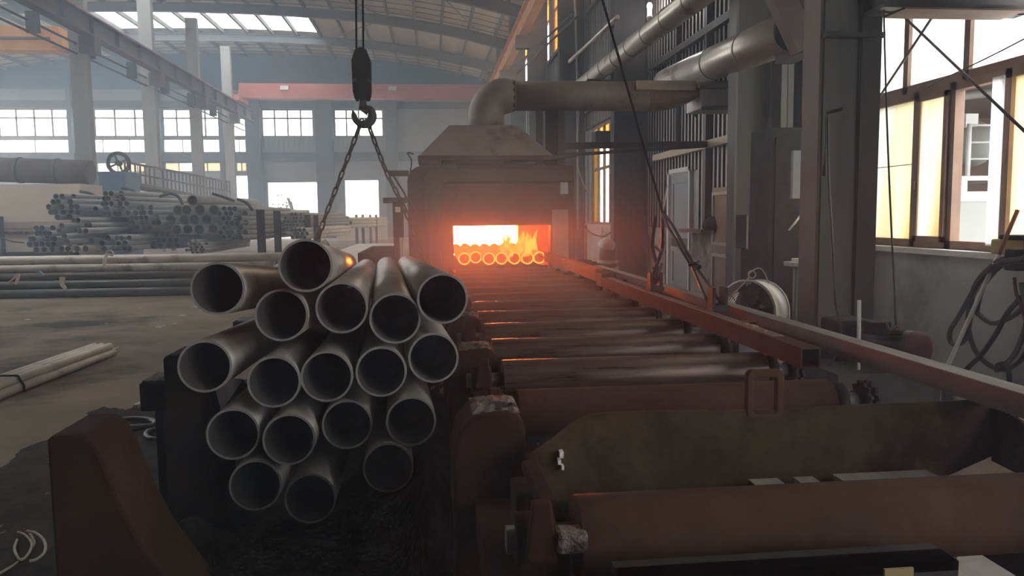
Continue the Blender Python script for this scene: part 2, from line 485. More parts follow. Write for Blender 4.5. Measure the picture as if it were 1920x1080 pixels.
# girts along the wall
for y0, y1, z, mat in ((9.5, 15.3, 2.56, 'wood_pale'), (15.9, 19.0, 2.5, 'wood_pale'), (22.6, 29.1, 4.3, 'dark_steel'), (9.5, 15.5, 4.38, 'dark_steel'), (15.9, 22.2, 4.38, 'dark_steel'),
                       (9.5, 15.5, 7.1, 'dark_steel'), (15.9, 22.2, 7.1, 'dark_steel'), (22.6, 29.1, 7.1, 'dark_steel'), (29.5, 35.9, 7.1, 'dark_steel')):
    P(MB().box(XR-.16, XR-.045, y0, y1, z-.06, z+.06), 'girt', mat, wall_right)
for y0, z0, z1 in ((12.35, 1.16, 7), (10.9, 2.6, 7), (17.6, 1.16, 7), (13.9, 2.6, 7)):
    P(MB().box(XR-.15, XR-.05, y0-.05, y0+.05, z0, z1), 'stud', 'dark_steel', wall_right)

# ---- back wall
def bx(px): return atY(px, 230, YB).x
def bz(py, px=400): return atY(px, py, YB).z
zA0, zA1 = bz(257), bz(204); zB0, zB1 = bz(285.5), bz(261); zC0, zC1 = bz(322), bz(304)
rowA = [(bx(a), bx(b), zA0, zA1) for a, b in ((-75, -12), (-4, 131), (139, 290), (304, 411), (420, 461), (490, 588), (626, 719))]
rowB = [(bx(a), bx(b), zB0, zB1) for a, b in ((-78, 131), (139, 290), (304, 411), (420, 459))]
rowC = [(bx(a), bx(b), zC0, zC1) for a, b in ((-70, 131), (139, 290), (304, 411), (420, 459))]
doorsB = [(bx(497), bx(590), 0, bz(342, 540)), (bx(643), bx(706), 0, bz(338, 670)), (bx(430), bx(461), 0, bz(330))]
m = MB()
for a0, a1, b0, b1 in cells(XL-.3, XR+.25, 0, 12.9, rowA+rowB+rowC+doorsB): m.box(a0, a1, YB, YB+.3, b0, b1)
wall_back = struct(m.build('wall_back', 'wall_grey', org=(-13, YB, 0)), 'far end wall of the hall with window rows and gateways')
for a, b in ((131, 139), (291, 303), (462, 489), (592, 624), (722, 745), (412, 420)):
    P(MB().box(bx(a), bx(b), YB-.45, YB, 0, 10.6), 'pier', 'pier_grey', wall_back)
P(MB().box(XL, XR, YB-.25, YB, zC1+.02, zB0-.02), 'band_beam', 'pier_grey', wall_back)
P(MB().box(XL, XR, YB-.25, YB, zA1+.05, zA1+.5), 'band_beam', 'pier_grey', wall_back)
P(MB().box(XL, XR, YB-.08, YB-.01, zA1+1.3, 12.8), 'upper_cladding', 'upper_blue', wall_back)
# ribbed cladding under the two windows by the gateways
for a, b in ((490, 600), (622, 722)):
    mm = MB(); x = bx(a)
    while x < bx(b): mm.box(x, x+.16, YB-.06, YB, zC1+.9, zA0-.08); x += .34
    o = P(mm, 'ribbed_cladding', 'wall_grey', wall_back); o['kind'] = 'stuff'

# ---- left and front walls (out of view, the left one lets daylight in, the front one is kept dark)
bandsL = [(18, 55, 1.3, 5.0), (18, 55, 6.2, 10.4)]
m = MB()
for a0, a1, b0, b1 in cells(YF-.3, YB+.3, 0, 11.6, bandsL): m.box(XL-.25, XL, a0, a1, b0, b1)
for y0 in range(-5, 56, 4): m.box(XL-.2, XL-.05, y0-.12, y0+.12, 1.3, 9.8)
wall_left = struct(m.build('wall_left', 'wall_grey', org=(XL, 0, 0)), 'opposite side wall of the hall with long window bands')
m = MB()
for a0, a1, b0, b1 in cells(XL-.3, XR+.25, 0, 12.9, []): m.box(a0, a1, YF-.3, YF, b0, b1)
wall_front = struct(m.build('wall_front', 'soot_wall', org=(-13, YF, 0)), 'closed end wall behind the viewer')

# ---- roof: a shallow vault; the last bay before the end frame has a strip of clear sheets
SKY = [(15.0, 21.0), (30.0, 35.5), (44.3, 49.3)]  # first two strips are unseen, added to light floor and pipe tops
SK0, SK1 = SKY[-1]
sx0, sx1 = -19.9, -6.4
def vault(x0, x1, y0, y1, n, th=.06):
    pts = roof_pts(x0, x1, n); m = MB()
    poly = [(x, z) for x, z in pts] + [(x, z+th) for x, z in reversed(pts)]
    for i in range(n):
        (xa, za), (xb, zb) = pts[i], pts[i+1]
        m.prism([(xa, za), (xb, zb), (xb, zb+th), (xa, za+th)], lambda u, v, w_: (u, w_, v), y0, y1)
    return m
m = MB(); y = YF-.4
for s0, s1 in SKY + [(YB+.5, None)]:
    q = vault(XL-.5, XR+.4, y, s0, 36); m.add(q.v, q.f)
    if s1 is None: break
    for xa, xb, n in ((XL-.5, sx0, 10), (sx1, XR+.4, 10)):
        q = vault(xa, xb, s0, s1, n); m.add(q.v, q.f)
    y = s1
ceiling = struct(m.build('ceiling', 'roof_sheet', org=(XC, 20, 12)), 'vaulted sheet metal roof seen from below')
nsk = 9
for s0, s1 in SKY:
    for i in range(nsk):
        a = sx0+(sx1-sx0)*i/nsk; b = sx0+(sx1-sx0)*(i+1)/nsk
        P(vault(a+.04, b-.04, s0, s1, 2, .012), 'clear_roof_sheet', 'skylight_sheet', ceiling)
# purlins along the hall and sheet joints
x = XR-.9
while x > XL+1:
    z = roof_z(x)
    P(MB().box(x-.06, x+.06, 22, YB, z-.24, z-.01), 'purlin', 'roof_steel', ceiling)
    x -= 1.45
jm = MB()
for yj in [22+1.05*k for k in range(33)]:
    if SK0-.1 < yj < SK1+.1: continue
    pts = roof_pts(XL, XR, 24)
    for (xa, za), (xb, zb) in zip(pts, pts[1:]):
        jm.bar((xa, yj, za-.01), (xb, yj, zb-.01), .07, .03)
P(jm, 'sheet_lap', 'roof_steel', ceiling)['kind'] = 'stuff'
# arched frame beams
for y in FR[2:]:
    pts = roof_pts(XL, XR-.1, 30); m = MB(); th = 1.0
    def dpt(x): return .42 + .4*max(0, (abs(x-XC)/18.0-.55))**1.3
    for (xa, za), (xb, zb) in zip(pts, pts[1:]):
        da, db = dpt(xa), dpt(xb)
        m.prism([(xa, za-.22-da), (xb, zb-.22-db), (xb, zb-.22), (xa, za-.22)], lambda u, v, w_: (u, w_, v), y-.03, y+.03)
        m.bar((xa, y, za-.22-da), (xb, y, zb-.22-db), .26, .05); m.bar((xa, y, za-.22), (xb, y, zb-.22), .26, .05)
    P(m, 'frame_beam', 'roof_steel', ceiling)
for i, (xa, ya, xb, yb) in enumerate(((-6, 36.4, -2.2, 42.6), (-2.2, 42.9, -6, 49.4), (0.5, 36.4, 2.9, 42.6), (-17, 42.9, -21, 49.4), (-10, 36.3, -13.5, 42.6))):
    P(MB().path([(xa, ya, roof_z(xa)-.35), (xb, yb, roof_z(xb)-.35)], .03, 6), 'roof_brace', 'roof_steel', ceiling)

# ---- columns
def h_column(x0, x1, y, z1, mat, label, tf=.04, dy=.30):
    m = MB().box(x0, x0+tf, y, y+dy, 0, z1).box(x1-tf, x1, y, y+dy, 0, z1).box(x0, x1, y+dy/2-.02, y+dy/2+.02, 0, z1)
    return struct(m.build('column', mat, org=(x0, y, 0)), label)
wr = ['nearest', 'second', 'third', 'fourth', 'fifth', 'sixth', 'seventh']
for i, y in enumerate(FR[2:]):
    h_column(3.75, XR-.13, y, 10.9, 'dark_column' if i < 2 else 'roof_steel', 'tall steel column of the window wall, %s beyond the grey panelled one' % wr[i])
c2 = struct(MB().box(3.75, 4.18, 9.26, 9.40, 0, 10.9).build('column', 'column_dim', org=(3.75, 9.3, 0)), 'light grey column beside the corrugated wall and plywood door')
P(MB().box(4.18, XR-.02, 9.30, 9.40, 0, 10.9), 'dark_web', 'dark_column', c2)  # dark colour stands for the shade on this half of the column
P(MB().box(3.72, 3.75, 9.26, 9.5, 0, 10.9), 'flange', 'column_grey', c2)
# big near column
ca, cb_, cc = (atY(px, 300, 6.0).x for px in (1541, 1604, 1640))
m = MB().box(ca, cb_, 6.0, 6.3, 0, 7.0)
big = struct(m.build('column', 'column_dim', org=(3.1, 6.2, 0)), 'broad grey column between the big window and the axial fan')
P(MB().box(cb_, cc, 5.95, 6.05, 0, 7.0), 'dark_flange', 'dark_column', big)
P(MB().box(ca-.03, ca, 6.02, 6.30, 0, 7.0), 'brown_flange', 'stock_brown', big)
P(MB().box(ca-.02, cc+.01, 5.92, 6.0, atY(1570, 70, 5.95).z, atY(1570, 60, 5.95).z), 'splice_plate', 'dark_column', big)
# beam from the big column to the wall
zb = atY(1760, 24, 5.8).z
m = MB().box(cb_, XR+.2, 5.78, 5.82, zb, zb+.5).box(cb_, XR+.2, 5.66, 5.94, zb, zb+.03).box(cb_, XR+.2, 5.66, 5.94, zb+.47, zb+.5)
bm_ = struct(m.build('cross_beam', 'dark_steel'), 'steel beam from the broad column over the big window')
P(MB().box(cc, XR-.02, 5.655, 5.945, zb-.012, zb), 'rusty_flange', 'window_steel', bm_)
# middle row
for i, y in enumerate(FR[4:]):
    m = MB().box(XM-.28, XM+.28, y, y+.34, 0, 11.9)
    struct(m.build('column', 'column_grey' if i else 'column_grey'), 'tall pale column of the middle row under the crane beam, %s one' % wr[i])

# ---- windows
wn = [0]
def window(plane, a0, a1, z0, z1, vs, hs, mats, fmat='window_steel', at=None, t=.06, d=.07, label=None, portal_n=None, skip=()):
    """plane 'x': in the side wall, a = y; plane 'y': in the end wall, a = x. vs, hs: bar positions"""
    wn[0] += 1
    off = at
    def B(m, u0, u1, w0, w1, dd=0):
        if plane == 'x': m.box(off+dd, off+dd+d, u0, u1, w0, w1)
        else: m.box(u0, u1, off+dd, off+dd+d, w0, w1)
    m = MB()
    B(m, a0, a0+t, z0, z1); B(m, a1-t, a1, z0, z1); B(m, a0, a1, z0, z0+t); B(m, a0, a1, z1-t, z1)
    for v in vs: B(m, v-t/2, v+t/2, z0, z1)
    for h in hs: B(m, a0, a1, h-t/2, h+t/2)
    o = struct(m.build('window_%d' % wn[0], fmat), label)
    V = [a0] + list(vs) + [a1]; H = [z0] + list(hs) + [z1]; k = 0
    for j in range(len(H)-1):
        for i in range(len(V)-1):
            mt = mats[k % len(mats)]; k += 1
            if mt is None: continue
            pm = MB()
            if plane == 'x': pm.box(off+d*.4, off+d*.4+.006, V[i]+t/2, V[i+1]-t/2, H[j]+t/2, H[j+1]-t/2)
            else: pm.box(V[i]+t/2, V[i+1]-t/2, off+d*.4, off+d*.4+.006, H[j]+t/2, H[j+1]-t/2)
            P(pm, 'pane', mt, o)
    return o

# the big near window
yv = lambda px, py=300: atX(px, py, XR).y
z0, z1 = nearwin[2], nearwin[3]
zm = atX(1640, 190, XR).z
yq = [yv(1705), yv(1772), yv(1873)]
w1 = window('x', nearwin[0], nearwin[1], z0, zm, sorted([yq[0], yq[1], yq[2]]), [], ['pane_cream', None, 'pane_frost', None], at=XR+.05, t=.075, d=.09, label='lower sliding window beside the broad column, one sash open')
ym = yv(1664)
P(MB().box(XR+.085, XR+.091, yq[0]+.04, ym, z0+.07, zm-.07), 'pane', 'pane_cream', w1)
P(MB().box(XR+.085, XR+.091, ym, nearwin[1]-.07, z0+.07, zm-.07), 'pane', 'pane_frost', w1)
zj = z0+(zm-z0)*.54
P(MB().box(XR+.08, XR+.084, yq[0]+.04, nearwin[1]-.07, zj-.004, zj+.004), 'joint_line', 'window_grey', w1)
# sash standing half open, with its own frame
sy0, sy1 = yv(1768), yv(1712)
P(MB().box(XR+.02, XR+.05, sy0, sy0+.05, z0+.06, zm-.06).box(XR+.02, XR+.05, sy1-.05, sy1, z0+.06, zm-.06).box(XR+.02, XR+.05, sy0, sy1, z0+.06, z0+.11).box(XR+.02, XR+.05, sy0, sy1, zm-.11, zm-.06), 'sash', 'window_steel', w1)
sash = [o for o in w1.children if o.name.startswith('sash')][0]
P(MB().box(XR+.03, XR+.036, sy0+.05, sy1-.05, z0+.11, zm-.11), 'pane', 'pane_frost', sash)
P(MB().box(XR+.0, XR+.03, sy1-.03, sy1+.0, z0+.55, z0+.63), 'latch', 'window_steel', sash)
ya, yb = yv(1868), yv(1848)
P(MB().box(XR+.03, XR+.06, ya, yb, z0+.05, zm-.05), 'white_stile', 'sheet_frost', w1)  # frosted strip put here to show as bright sky, not a stile
P(MB().box(XR-.1, XR+.05, nearwin[0], nearwin[1], z0-.05, z0), 'sill', 'paper_pale', w1)
window('x', nearwin[0], nearwin[1], zm, z1, sorted([yv(1688, 150), yv(1802, 100)]), [], ['sheet_frost'], at=XR+.05, t=.075, d=.09, label='upper panes above the sliding window by the broad column')
# lower windows further along
for i, (a0, a1, z0, z1) in enumerate(lowwin):
    n = 4
    vs = [a0+(a1-a0)*k/n for k in range(1, n)]
    window('x', a0, a1, z0, z1, vs, [z0+(z1-z0)*.56, z0+(z1-z0)*.8], ['pane_yellow', 'pane_frost', 'pane_clear', 'pane_yellow', 'pane_cream', 'pane_clear', 'pane_frost', 'pane_yellow', 'pane_cream', 'pane_amber', 'pane_amber', 'pane_cream'], at=XR+.03, t=.07, label='low window of the side wall, %s after the corrugated bay' % wr[i])
for i, (a0, a1, z0, z1) in enumerate(upwin):
    n = 4
    vs = [a0+(a1-a0)*k/n for k in range(1, n)]
    window('x', a0, a1, z0, z1, vs, [z0+(z1-z0)*.62], ['pane_clear', 'pane_frost', 'pane_clear', 'pane_amber', 'pane_amber', 'pane_amber', 'pane_yellow', 'pane_amber'], fmat='crane_orange', at=XR+.03, t=.09, label='high window of the side wall with orange frame, bay %s' % wr[i])
# end wall windows
for i, (a0, a1, z0, z1) in enumerate(rowA):
    n = 4 if a1-a0 > 3 else 2 if a1-a0 > 1.5 else 1
    vs = [a0+(a1-a0)*k/n for k in range(1, n)]
    window('y', a0, a1, z0, z1, vs, [z0+(z1-z0)*.67], ['pane_clear', 'pane_clear', 'pane_frost', 'pane_clear', 'pane_clear', 'pane_frost', 'pane_clear', 'pane_clear', 'pane_frost'], fmat='window_grey', at=YB+.05, t=.10, label='glazed window of the upper row in the end wall, %s along' % wr[i])
for i, (a0, a1, z0, z1) in enumerate(rowB):
    vs = [a0+(a1-a0)*k/3 for k in range(1, 3)]
    window('y', a0, a1, z0, z1, vs, [], ['sheet_white'], fmat='wall_grey', at=YB+.05, t=.04, label='white translucent strip below the upper windows, %s along' % wr[i])
for i, (a0, a1, z0, z1) in enumerate(rowC):
    vs = [a0+(a1-a0)*k/4 for k in range(1, 4)]
    window('y', a0, a1, z0, z1, vs, [], ['sheet_dim', 'sheet_white', 'sheet_dim'], fmat='wall_grey', at=YB+.05, t=.06, label='dim yellowed strip under the wall beam, %s along' % wr[i])

# portals
for a0, a1, z0, z1 in lowwin[:3] + [nearwin] + upwin[:4]:
    portal((XR+.12, (a0+a1)/2, (z0+z1)/2), (-1, 0, 0), a1-a0, z1-z0)
for a0, a1, z0, z1 in rowA[1:] + doorsB:
    portal(((a0+a1)/2, YB+.2, (z0+z1)/2), (0, -1, 0), a1-a0, z1-z0)
a0, a1 = rowB[0][0], rowB[-1][1]
portal(((a0+a1)/2, YB+.2, (zB0+zB1)/2), (0, -1, 0), a1-a0, zB1-zB0)
for s0, s1 in SKY: portal(((sx0+sx1)/2, (s0+s1)/2, 13.0), (0, 0, -1), sx1-sx0, s1-s0)
for b0, b1 in ((1.3, 5.0), (6.2, 10.4)):
    portal((XL-.15, 36.5, (b0+b1)/2), (1, 0, 0), 37, b1-b0)

# doors in the side wall
dr = struct(MB().box(XR-.07, XR+.02, 13.30, 13.38, 0, 2.28).box(XR-.07, XR+.02, 14.52, 14.62, 0, 2.28).box(XR-.07, XR+.02, 13.30, 14.62, 2.2, 2.28).build('door_1', 'white_paint'), 'narrow grey door in the corrugated wall with white jamb')
lf = P(MB().box(XR-.02, XR+.02, 13.40, 14.50, .03, 2.18), 'door_leaf', 'door_grey', dr)
for z0, z1 in ((.12, .82), (1.02, 2.08)):
    P(MB().ring([(13.5, z0), (14.4, z0), (14.4, z1), (13.5, z1)], [(13.57, z0+.07), (14.33, z0+.07), (14.33, z1-.07), (13.57, z1-.07)], lambda u, v, w_: (w_, u, v), XR-.035, XR-.02), 'panel_frame', 'door_grey', lf)
P(MB().box(XR-.04, XR-.02, 13.5, 14.4, .84, 1.0), 'kick_rail', 'dark_steel', lf)
pd = struct(MB().box(XR-.14, XR-.09, 10.95, 12.0, .02, 1.85).build('door_2', 'plywood'), 'brown plywood door standing beside the grey column')
for z0, z1 in ((.12, .82), (.95, 1.78)):
    P(MB().ring([(11.0, z0), (11.95, z0), (11.95, z1), (11.0, z1)], [(11.06, z0+.05), (11.89, z0+.05), (11.89, z1-.05), (11.06, z1-.05)], lambda u, v, w_: (w_, u, v), XR-.165, XR-.14), 'panel_frame', 'wood_pale', pd)

# ground outside and the yard behind the big window
struct(MB().box(XR+.3, 70, -30, 130, -.25, .02).build('ground_outside', 'ground_out', org=(30, 40, 0)))
struct(MB().box(-60, XR+.3, YB+.3, 130, -.25, .02).build('ground_outside', 'ground_out', org=(-20, 90, 0)))
# ================================================================== cranes
t = thing('crane_rail_beam', 'long dark crane beam carried by the middle columns', 'crane beam', (XM, 30, 7.95))
xm = XM+.42
m = MB().box(xm-.02, xm+.02, 8, 54, 7.93, 8.57).box(xm-.2, xm+.2, 8, 54, 7.89, 7.95).box(xm-.2, xm+.2, 8, 54, 8.55, 8.60)
m.build('girder', 'crane_grey', t)
MB().box(xm-.06, xm+.06, 8, 54, 8.60, 8.71).build('crane_rail', 'crane_red', t)
y = 9.0
while y < 53:
    MB().box(xm-.16, xm+.16, y-.012, y+.012, 7.95, 8.55).build('stiffener', 'crane_grey', t); y += 2.26
for y in FR[1:]:
    MB().box(XM+.1, xm+.22, y-.1, y+.4, 7.30, 7.89).build('bracket', 'crane_grey', t)
MB().path([(xm-.45, 8, 7.30), (xm-.45, 54, 7.30)], .04, 6).build('conductor_bar', 'dark_steel', t)
MB().path([(xm-.45, 8, 7.65), (xm-.45, 54, 7.65)], .04, 6).build('conductor_bar', 'dark_steel', t)
for y in range(10, 53, 4):
    MB().box(xm-.5, xm-.1, y-.04, y+.04, 7.25, 7.91).build('hanger', 'dark_steel', t)
t = thing('crane_rail_beam', 'orange crane beam running along the window wall columns', 'crane beam', (3.4, 30, 8.2))
xm = 3.52
for a, b in zip(FR, FR[1:]+[YB-.6]):
    MB().box(xm-.02, xm+.02, a+.1, b-.1, 8.12, 8.78).box(xm-.16, xm+.16, a+.1, b-.1, 8.08, 8.13).box(xm-.16, xm+.16, a+.1, b-.1, 8.77, 8.82).build('girder', 'crane_orange', t)
    MB().box(xm-.25, 3.78, a-.22, a+.12, 7.62, 8.08).build('bracket', 'crane_grey', t)
MB().box(xm-.05, xm+.05, 2.2, 55.8, 8.82, 8.92).build('crane_rail', 'dark_steel', t)
t = thing('bridge_crane', 'faded red bridge crane spanning the hall before the end wall', 'crane', (-4.8, 51, 8.9))
MB().box(XM+.5, 3.6, 50.6, 51.3, 8.95, 9.85).build('girder', 'crane_red', t)
MB().box(XM+.2, XM+.7, 49.8, 52.2, 8.71, 9.05).build('end_carriage', 'crane_red', t)
MB().box(3.3, 3.72, 49.8, 52.2, 8.93, 9.4).build('end_carriage', 'crane_red', t)
for x in (-9.2, -2.5): MB().box(x, x+.5, 50.5, 50.6, 9.45, 9.7).build('work_lamp', 'white_paint', t)
t = thing('bridge_crane', 'bright orange bridge crane in the aisle beyond the middle columns', 'crane', (-22, 32, 8.5))
zt, zbm = atY(60, 50, 31.5).z, atY(60, 95, 31.5).z
MB().box(-30.5, XM-1.5, 31.4, 32.1, zbm, zt).build('girder', 'crane_orange', t)
MB().box(-30.5, XM-1.5, 31.28, 31.4, zbm+.38, zbm+.46).build('walkway_rail', 'crane_grey', t)
MB().box(XM-1.6, XM-1.2, 30.9, 32.6, zbm+.05, zbm+.4).build('end_carriage', 'crane_orange', t)

# ---- hook block
HY = 8.6
t = thing('crane_hook_block', 'heavy dark crane hook block hanging on two wire ropes', 'crane hook', (-.7, HY, 2.3))
def hp(px, py, dy=0): p = atY(px, py, HY); return (p.x, p.y+dy, p.z)
c0 = atY(677, 90, HY); c1 = atY(677, 188, HY); cx = c0.x
def hb(u, v, w_): return (cx+u, HY+w_, v)
zt, zb_ = c0.z, c1.z
for dy in (-.06, .06):
    MB().prism([(-.075, zb_), (.075, zb_), (.095, zb_+.08), (.10, zt-.14), (.06, zt-.03), (0, zt), (-.06, zt-.03), (-.10, zt-.14), (-.095, zb_+.08)], hb, dy-.012, dy+.012).build('side_plate', 'black_iron', t)
MB().cyl((cx, HY-.04, zt-.13), (cx, HY+.04, zt-.13), .085, 24).build('sheave', 'dark_steel', t)
MB().box(cx-.05, cx+.05, HY-.045, HY+.045, zb_+.02, zb_+.30).build('cross_head', 'dark_steel', t)
for s in (-1, 1): MB().cyl((cx+s*.075, HY-.09, zb_+.2), (cx+s*.075, HY+.09, zb_+.2), .02, 10).build('pin', 'dark_steel', t)
MB().cyl((cx, HY, zb_-.10), (cx, HY, zb_+.03), .042, 14).build('swivel', 'dark_steel', t)
hz = atY(681, 216, HY); hc = Vector((hz.x, HY, hz.z))
pts = [(cx, HY, zb_-.08), (cx+.035, HY, zb_-.13)]
R0 = .098
for k in range(15):
    a = math.radians(62 - k*(62+178)/14)
    pts.append((hc.x + R0*math.cos(a), HY, hc.z + R0*math.sin(a)))
pts.append((hc.x - R0*1.12, HY, hc.z + .05))
rad = [.03, .032] + [.034 + .018*math.sin(PI*min(1, k/11)) for k in range(15)] + [.008]
hk = MB().path(pts, rad, 10).build('hook', 'dark_steel', t)
MB().path([hp(674, 205), hp(697, 222)], .007, 6).build('safety_latch', 'stock_pale', hk)
for px in (668, 681):
    a = atY(px, 90, HY); b = atY(px-1, 0, HY)
    d = (b-a); q = a + d*((roof_z(a.x)-.06-a.z)/d.z)
    MB().path([(a.x, HY, a.z-.1), (q.x, HY, q.z)], .011, 8).build('wire_rope', 'black_iron', t)

# chains of oval links
lk = MB(); pl = []
for k in range(16):
    a = 2*PI*k/16; pl.append((0,   .021*math.cos(a), .040*math.sin(a) + (.02 if math.sin(a) > 0 else -.02)))
lk.path(pl, .0105, 6, closed=True)
link_me = lk.mesh('link', 'dark_steel', (0, 0, 0))
def chain(name, label, pts, cat='chain', pitch=.098):
    P_ = smooth_pts(pts, 30)
    t = thing(name, label, cat, P_[-1], 'lifting chains on the hook')
    s = 0; out = []; acc = 0
    for a, b in zip(P_, P_[1:]):
        L = (b-a).length
        while s <= acc + L:
            out.append((a + (b-a)*((s-acc)/max(L, 1e-6)), (b-a).normalized())); s += pitch
        acc += L
    for i, (p, d) in enumerate(out):
        o = bpy.data.objects.new('link', link_me)
        link(o, t, p)
        q = d.to_track_quat('Z', 'Y'); o.rotation_euler = (q.to_matrix() @ Matrix.Rotation(PI/2*(i % 2) + .4, 3, 'Z')).to_euler()
    return t, P_
a = atY(676, 232, HY); e = atY(605, 420, HY)
t, _ = chain('lifting_chain', 'steel lifting chain slanting from the hook to the rack posts side', [a, a.lerp(e, .5)+Vector((-.01, 0, -.03)), e, atY(594, 470, 8.5)])
MB().path([atY(600, 428, HY), atY(594, 445, 8.58), atY(592, 478, 8.5)], .04, 8).build('grab_hook', 'dark_steel', t)
a = atY(690, 232, HY); e = atY(762, 400, HY-.1)
t, _ = chain('lifting_chain', 'steel lifting chain slanting from the hook towards the furnace front', [a, a.lerp(e, .45)+Vector((.0, 0, -.06)), e, atY(798, 500, HY-.3)])

# ================================================================== furnace
FY = 10.0
ft = thing('furnace', 'rust brown walk-through heating furnace with a glowing mouth', 'furnace', (.9, 12.2, 0))
def fx(u, v, w_): return (u, w_, v)
def arc(cx, cz, r, a0, a1, n=8): return [(cx+r*math.cos(math.radians(a0+(a1-a0)*k/n)), cz+r*math.sin(math.radians(a0+(a1-a0)*k/n))) for k in range(n+1)]
OX0, OX1, OZ0, OZ1 = .284, 1.536, .76, 1.323
m = MB()
for a0, a1, b0, b1 in cells(-.27, 1.84, .0, 2.0, [(OX0-.02, OX1+.02, .45, OZ1+.02)]): m.box(a0, a1, 10.14, 14.4, b0, b1)
m.box(-.27, 1.84, 14.2, 14.4, 0, 2.0)
m.build('shell', 'furnace_shell', ft)
sh = MB().ring(arc(-.10, 1.90, .19, 180, 90, 8) + [(1.86, 2.09), (1.86, .02), (-.29, .02)], arc(.12, 1.70, .10, 180, 90, 8) + [(1.70, 1.80), (1.70, .06), (.02, .06)], fx, 9.98, 10.14)
sh.build('outer_frame', 'furnace_shell', ft, bevel=.02)
fr = MB().prism(arc(.09, 1.88, .16, 180, 90, 8) + [(1.80, 2.04), (1.80, 1.87), (.22, 1.87)] + arc(.20, 1.79, .075, 90, 180, 6) + [(.125, .05), (-.07, .05)], fx, 9.72, 9.98)
fr.build('door_frame', 'furnace_shell', ft, bevel=.035)
m = MB()
for a0, a1, b0, b1 in cells(.10, 1.76, .55, 1.862, [(OX0, OX1, OZ0-.3, OZ1)]): m.box(a0, a1, FY-.07, FY+.13, b0, b1)
dp = m.build('door_plate', 'furnace_plate', ft)
MB().box(1.556, 1.766, FY-.09, FY-.07, .55, 1.52).build('grey_cheek', 'old_concrete', dp)
for x in (1.14, 1.43): MB().box(x-.015, x+.015, 9.70, 9.72, 1.92, 1.97).build('bolt_plate', 'dark_steel', ft)
MB().box(1.66, 1.76, 9.88, 9.93, 1.72, 1.88).build('guide_hook', 'white_paint', ft)
MB().box(.05, .105, 9.85, 9.97, .3, 1.76).build('guide_rail', 'duct_steel', ft)
MB().box(.22, .30, 9.45, 9.92, .60, .77).build('threshold', 'furnace_plate', ft, bevel=.01)
# hot chamber
MB().box(OX0-.3, OX1-.44*0, 14.05, 14.2, .5, OZ1+.02).build('glowing_end_wall', 'furnace_white', ft)
for k in range(9):
    y0 = 10.15+k*.43
    MB().box(OX1-.012, OX1+.018, y0+.02, y0+.40, .6, OZ1).build('refractory_panel', 'hot_dim' if k < 8 else 'refractory', ft)
MB().box(OX0-.02, OX1+.02, 10.15, 14.05, .44, .52).build('hearth', 'black_iron', ft)
MB().box(OX0-.02, OX1+.02, 10.13, 14.05, OZ1+.0, OZ1+.02).build('arch_lining', 'hot_dim', ft)
for k in range(6):
    y0 = 10.1+.62*k
    MB().cyl((OX0+.01, y0, .715), (OX1-.02, y0, .715), .082, 20).build('hearth_roller', 'roller_rust', ft)
# fittings on top
MB().lathe((.22, 9.9, 2.04), (0, 0, 1), [(0, .0), (0, .12), (.05, .12), (.07, .08), (.13, .075), (.15, .05), (.16, 0)], 16).build('valve_dome', 'dark_steel', ft)
for px in (1012, 1052):
    a = atY(px, 305, 10.3); b = atY(px-3, 205, 10.3)
    MB().box(a.x-.045, a.x+.045, 10.28, 10.36, 2.0, b.z).build('hood_post', 'dark_column', ft)
a = atY(1040, 255, 10.3)
MB().box(a.x-.12, a.x+.10, 10.3, 10.36, 2.0, 3.0).build('hood_post', 'black_iron', ft)
MB().path(smooth_pts([(.95, 10.0, 2.12), (1.3, 10.0, 2.16), (1.7, 10.0, 2.2), (1.95, 10.0, 2.24)], 4), .025, 8).build('burner_pipe', 'dark_steel', ft)
for k, (x0, x1, z) in enumerate(((-.52, -.27, 2.0), (-.60, -.3, 1.66))):
    MB().box(x0, x1, 9.98, 10.05, z-.035, z+.035).build('side_arm', 'dark_steel', ft)
MB().path([(-.47, 10, 1.98), (-.33, 9.9, 1.75), (-.22, 9.9, 1.50)], .012, 6).build('gas_hose', 'rubber_black', ft)
MB().path(smooth_pts([(-.25, 10.05, 2.02), (-.23, 10.0, 2.16), (-.28, 10, 2.26), (-.2, 10, 2.24)], 4), .010, 6).build('gas_pipe', 'dark_steel', ft)

# glowing pipes in the chamber
MB_g = MB()
gp = MB_g.tube((0, 0, 0), (0, 3.4, 0), .083, .066, 28, ['hot_inside', 'hot_rim'])
gme = gp.mesh('glowing_pipe', 'hot_steel', (0, 0, 0))
for i, (x, y) in enumerate(((.43, 10.30), (.60, 10.62), (.755, 10.22), (.925, 10.26), (1.095, 10.24), (1.265, 10.20), (1.435, 10.28))):
    o = bpy.data.objects.new('glowing_pipe', gme); link(o, None, (x, y, .885))
    tag(o, 'red hot steel pipe lying inside the furnace, %s from the hot guide bar' % ['seventh', 'sixth', 'fifth', 'fourth', 'third', 'second', 'first'][i], 'pipe', 'red hot pipes in the furnace')
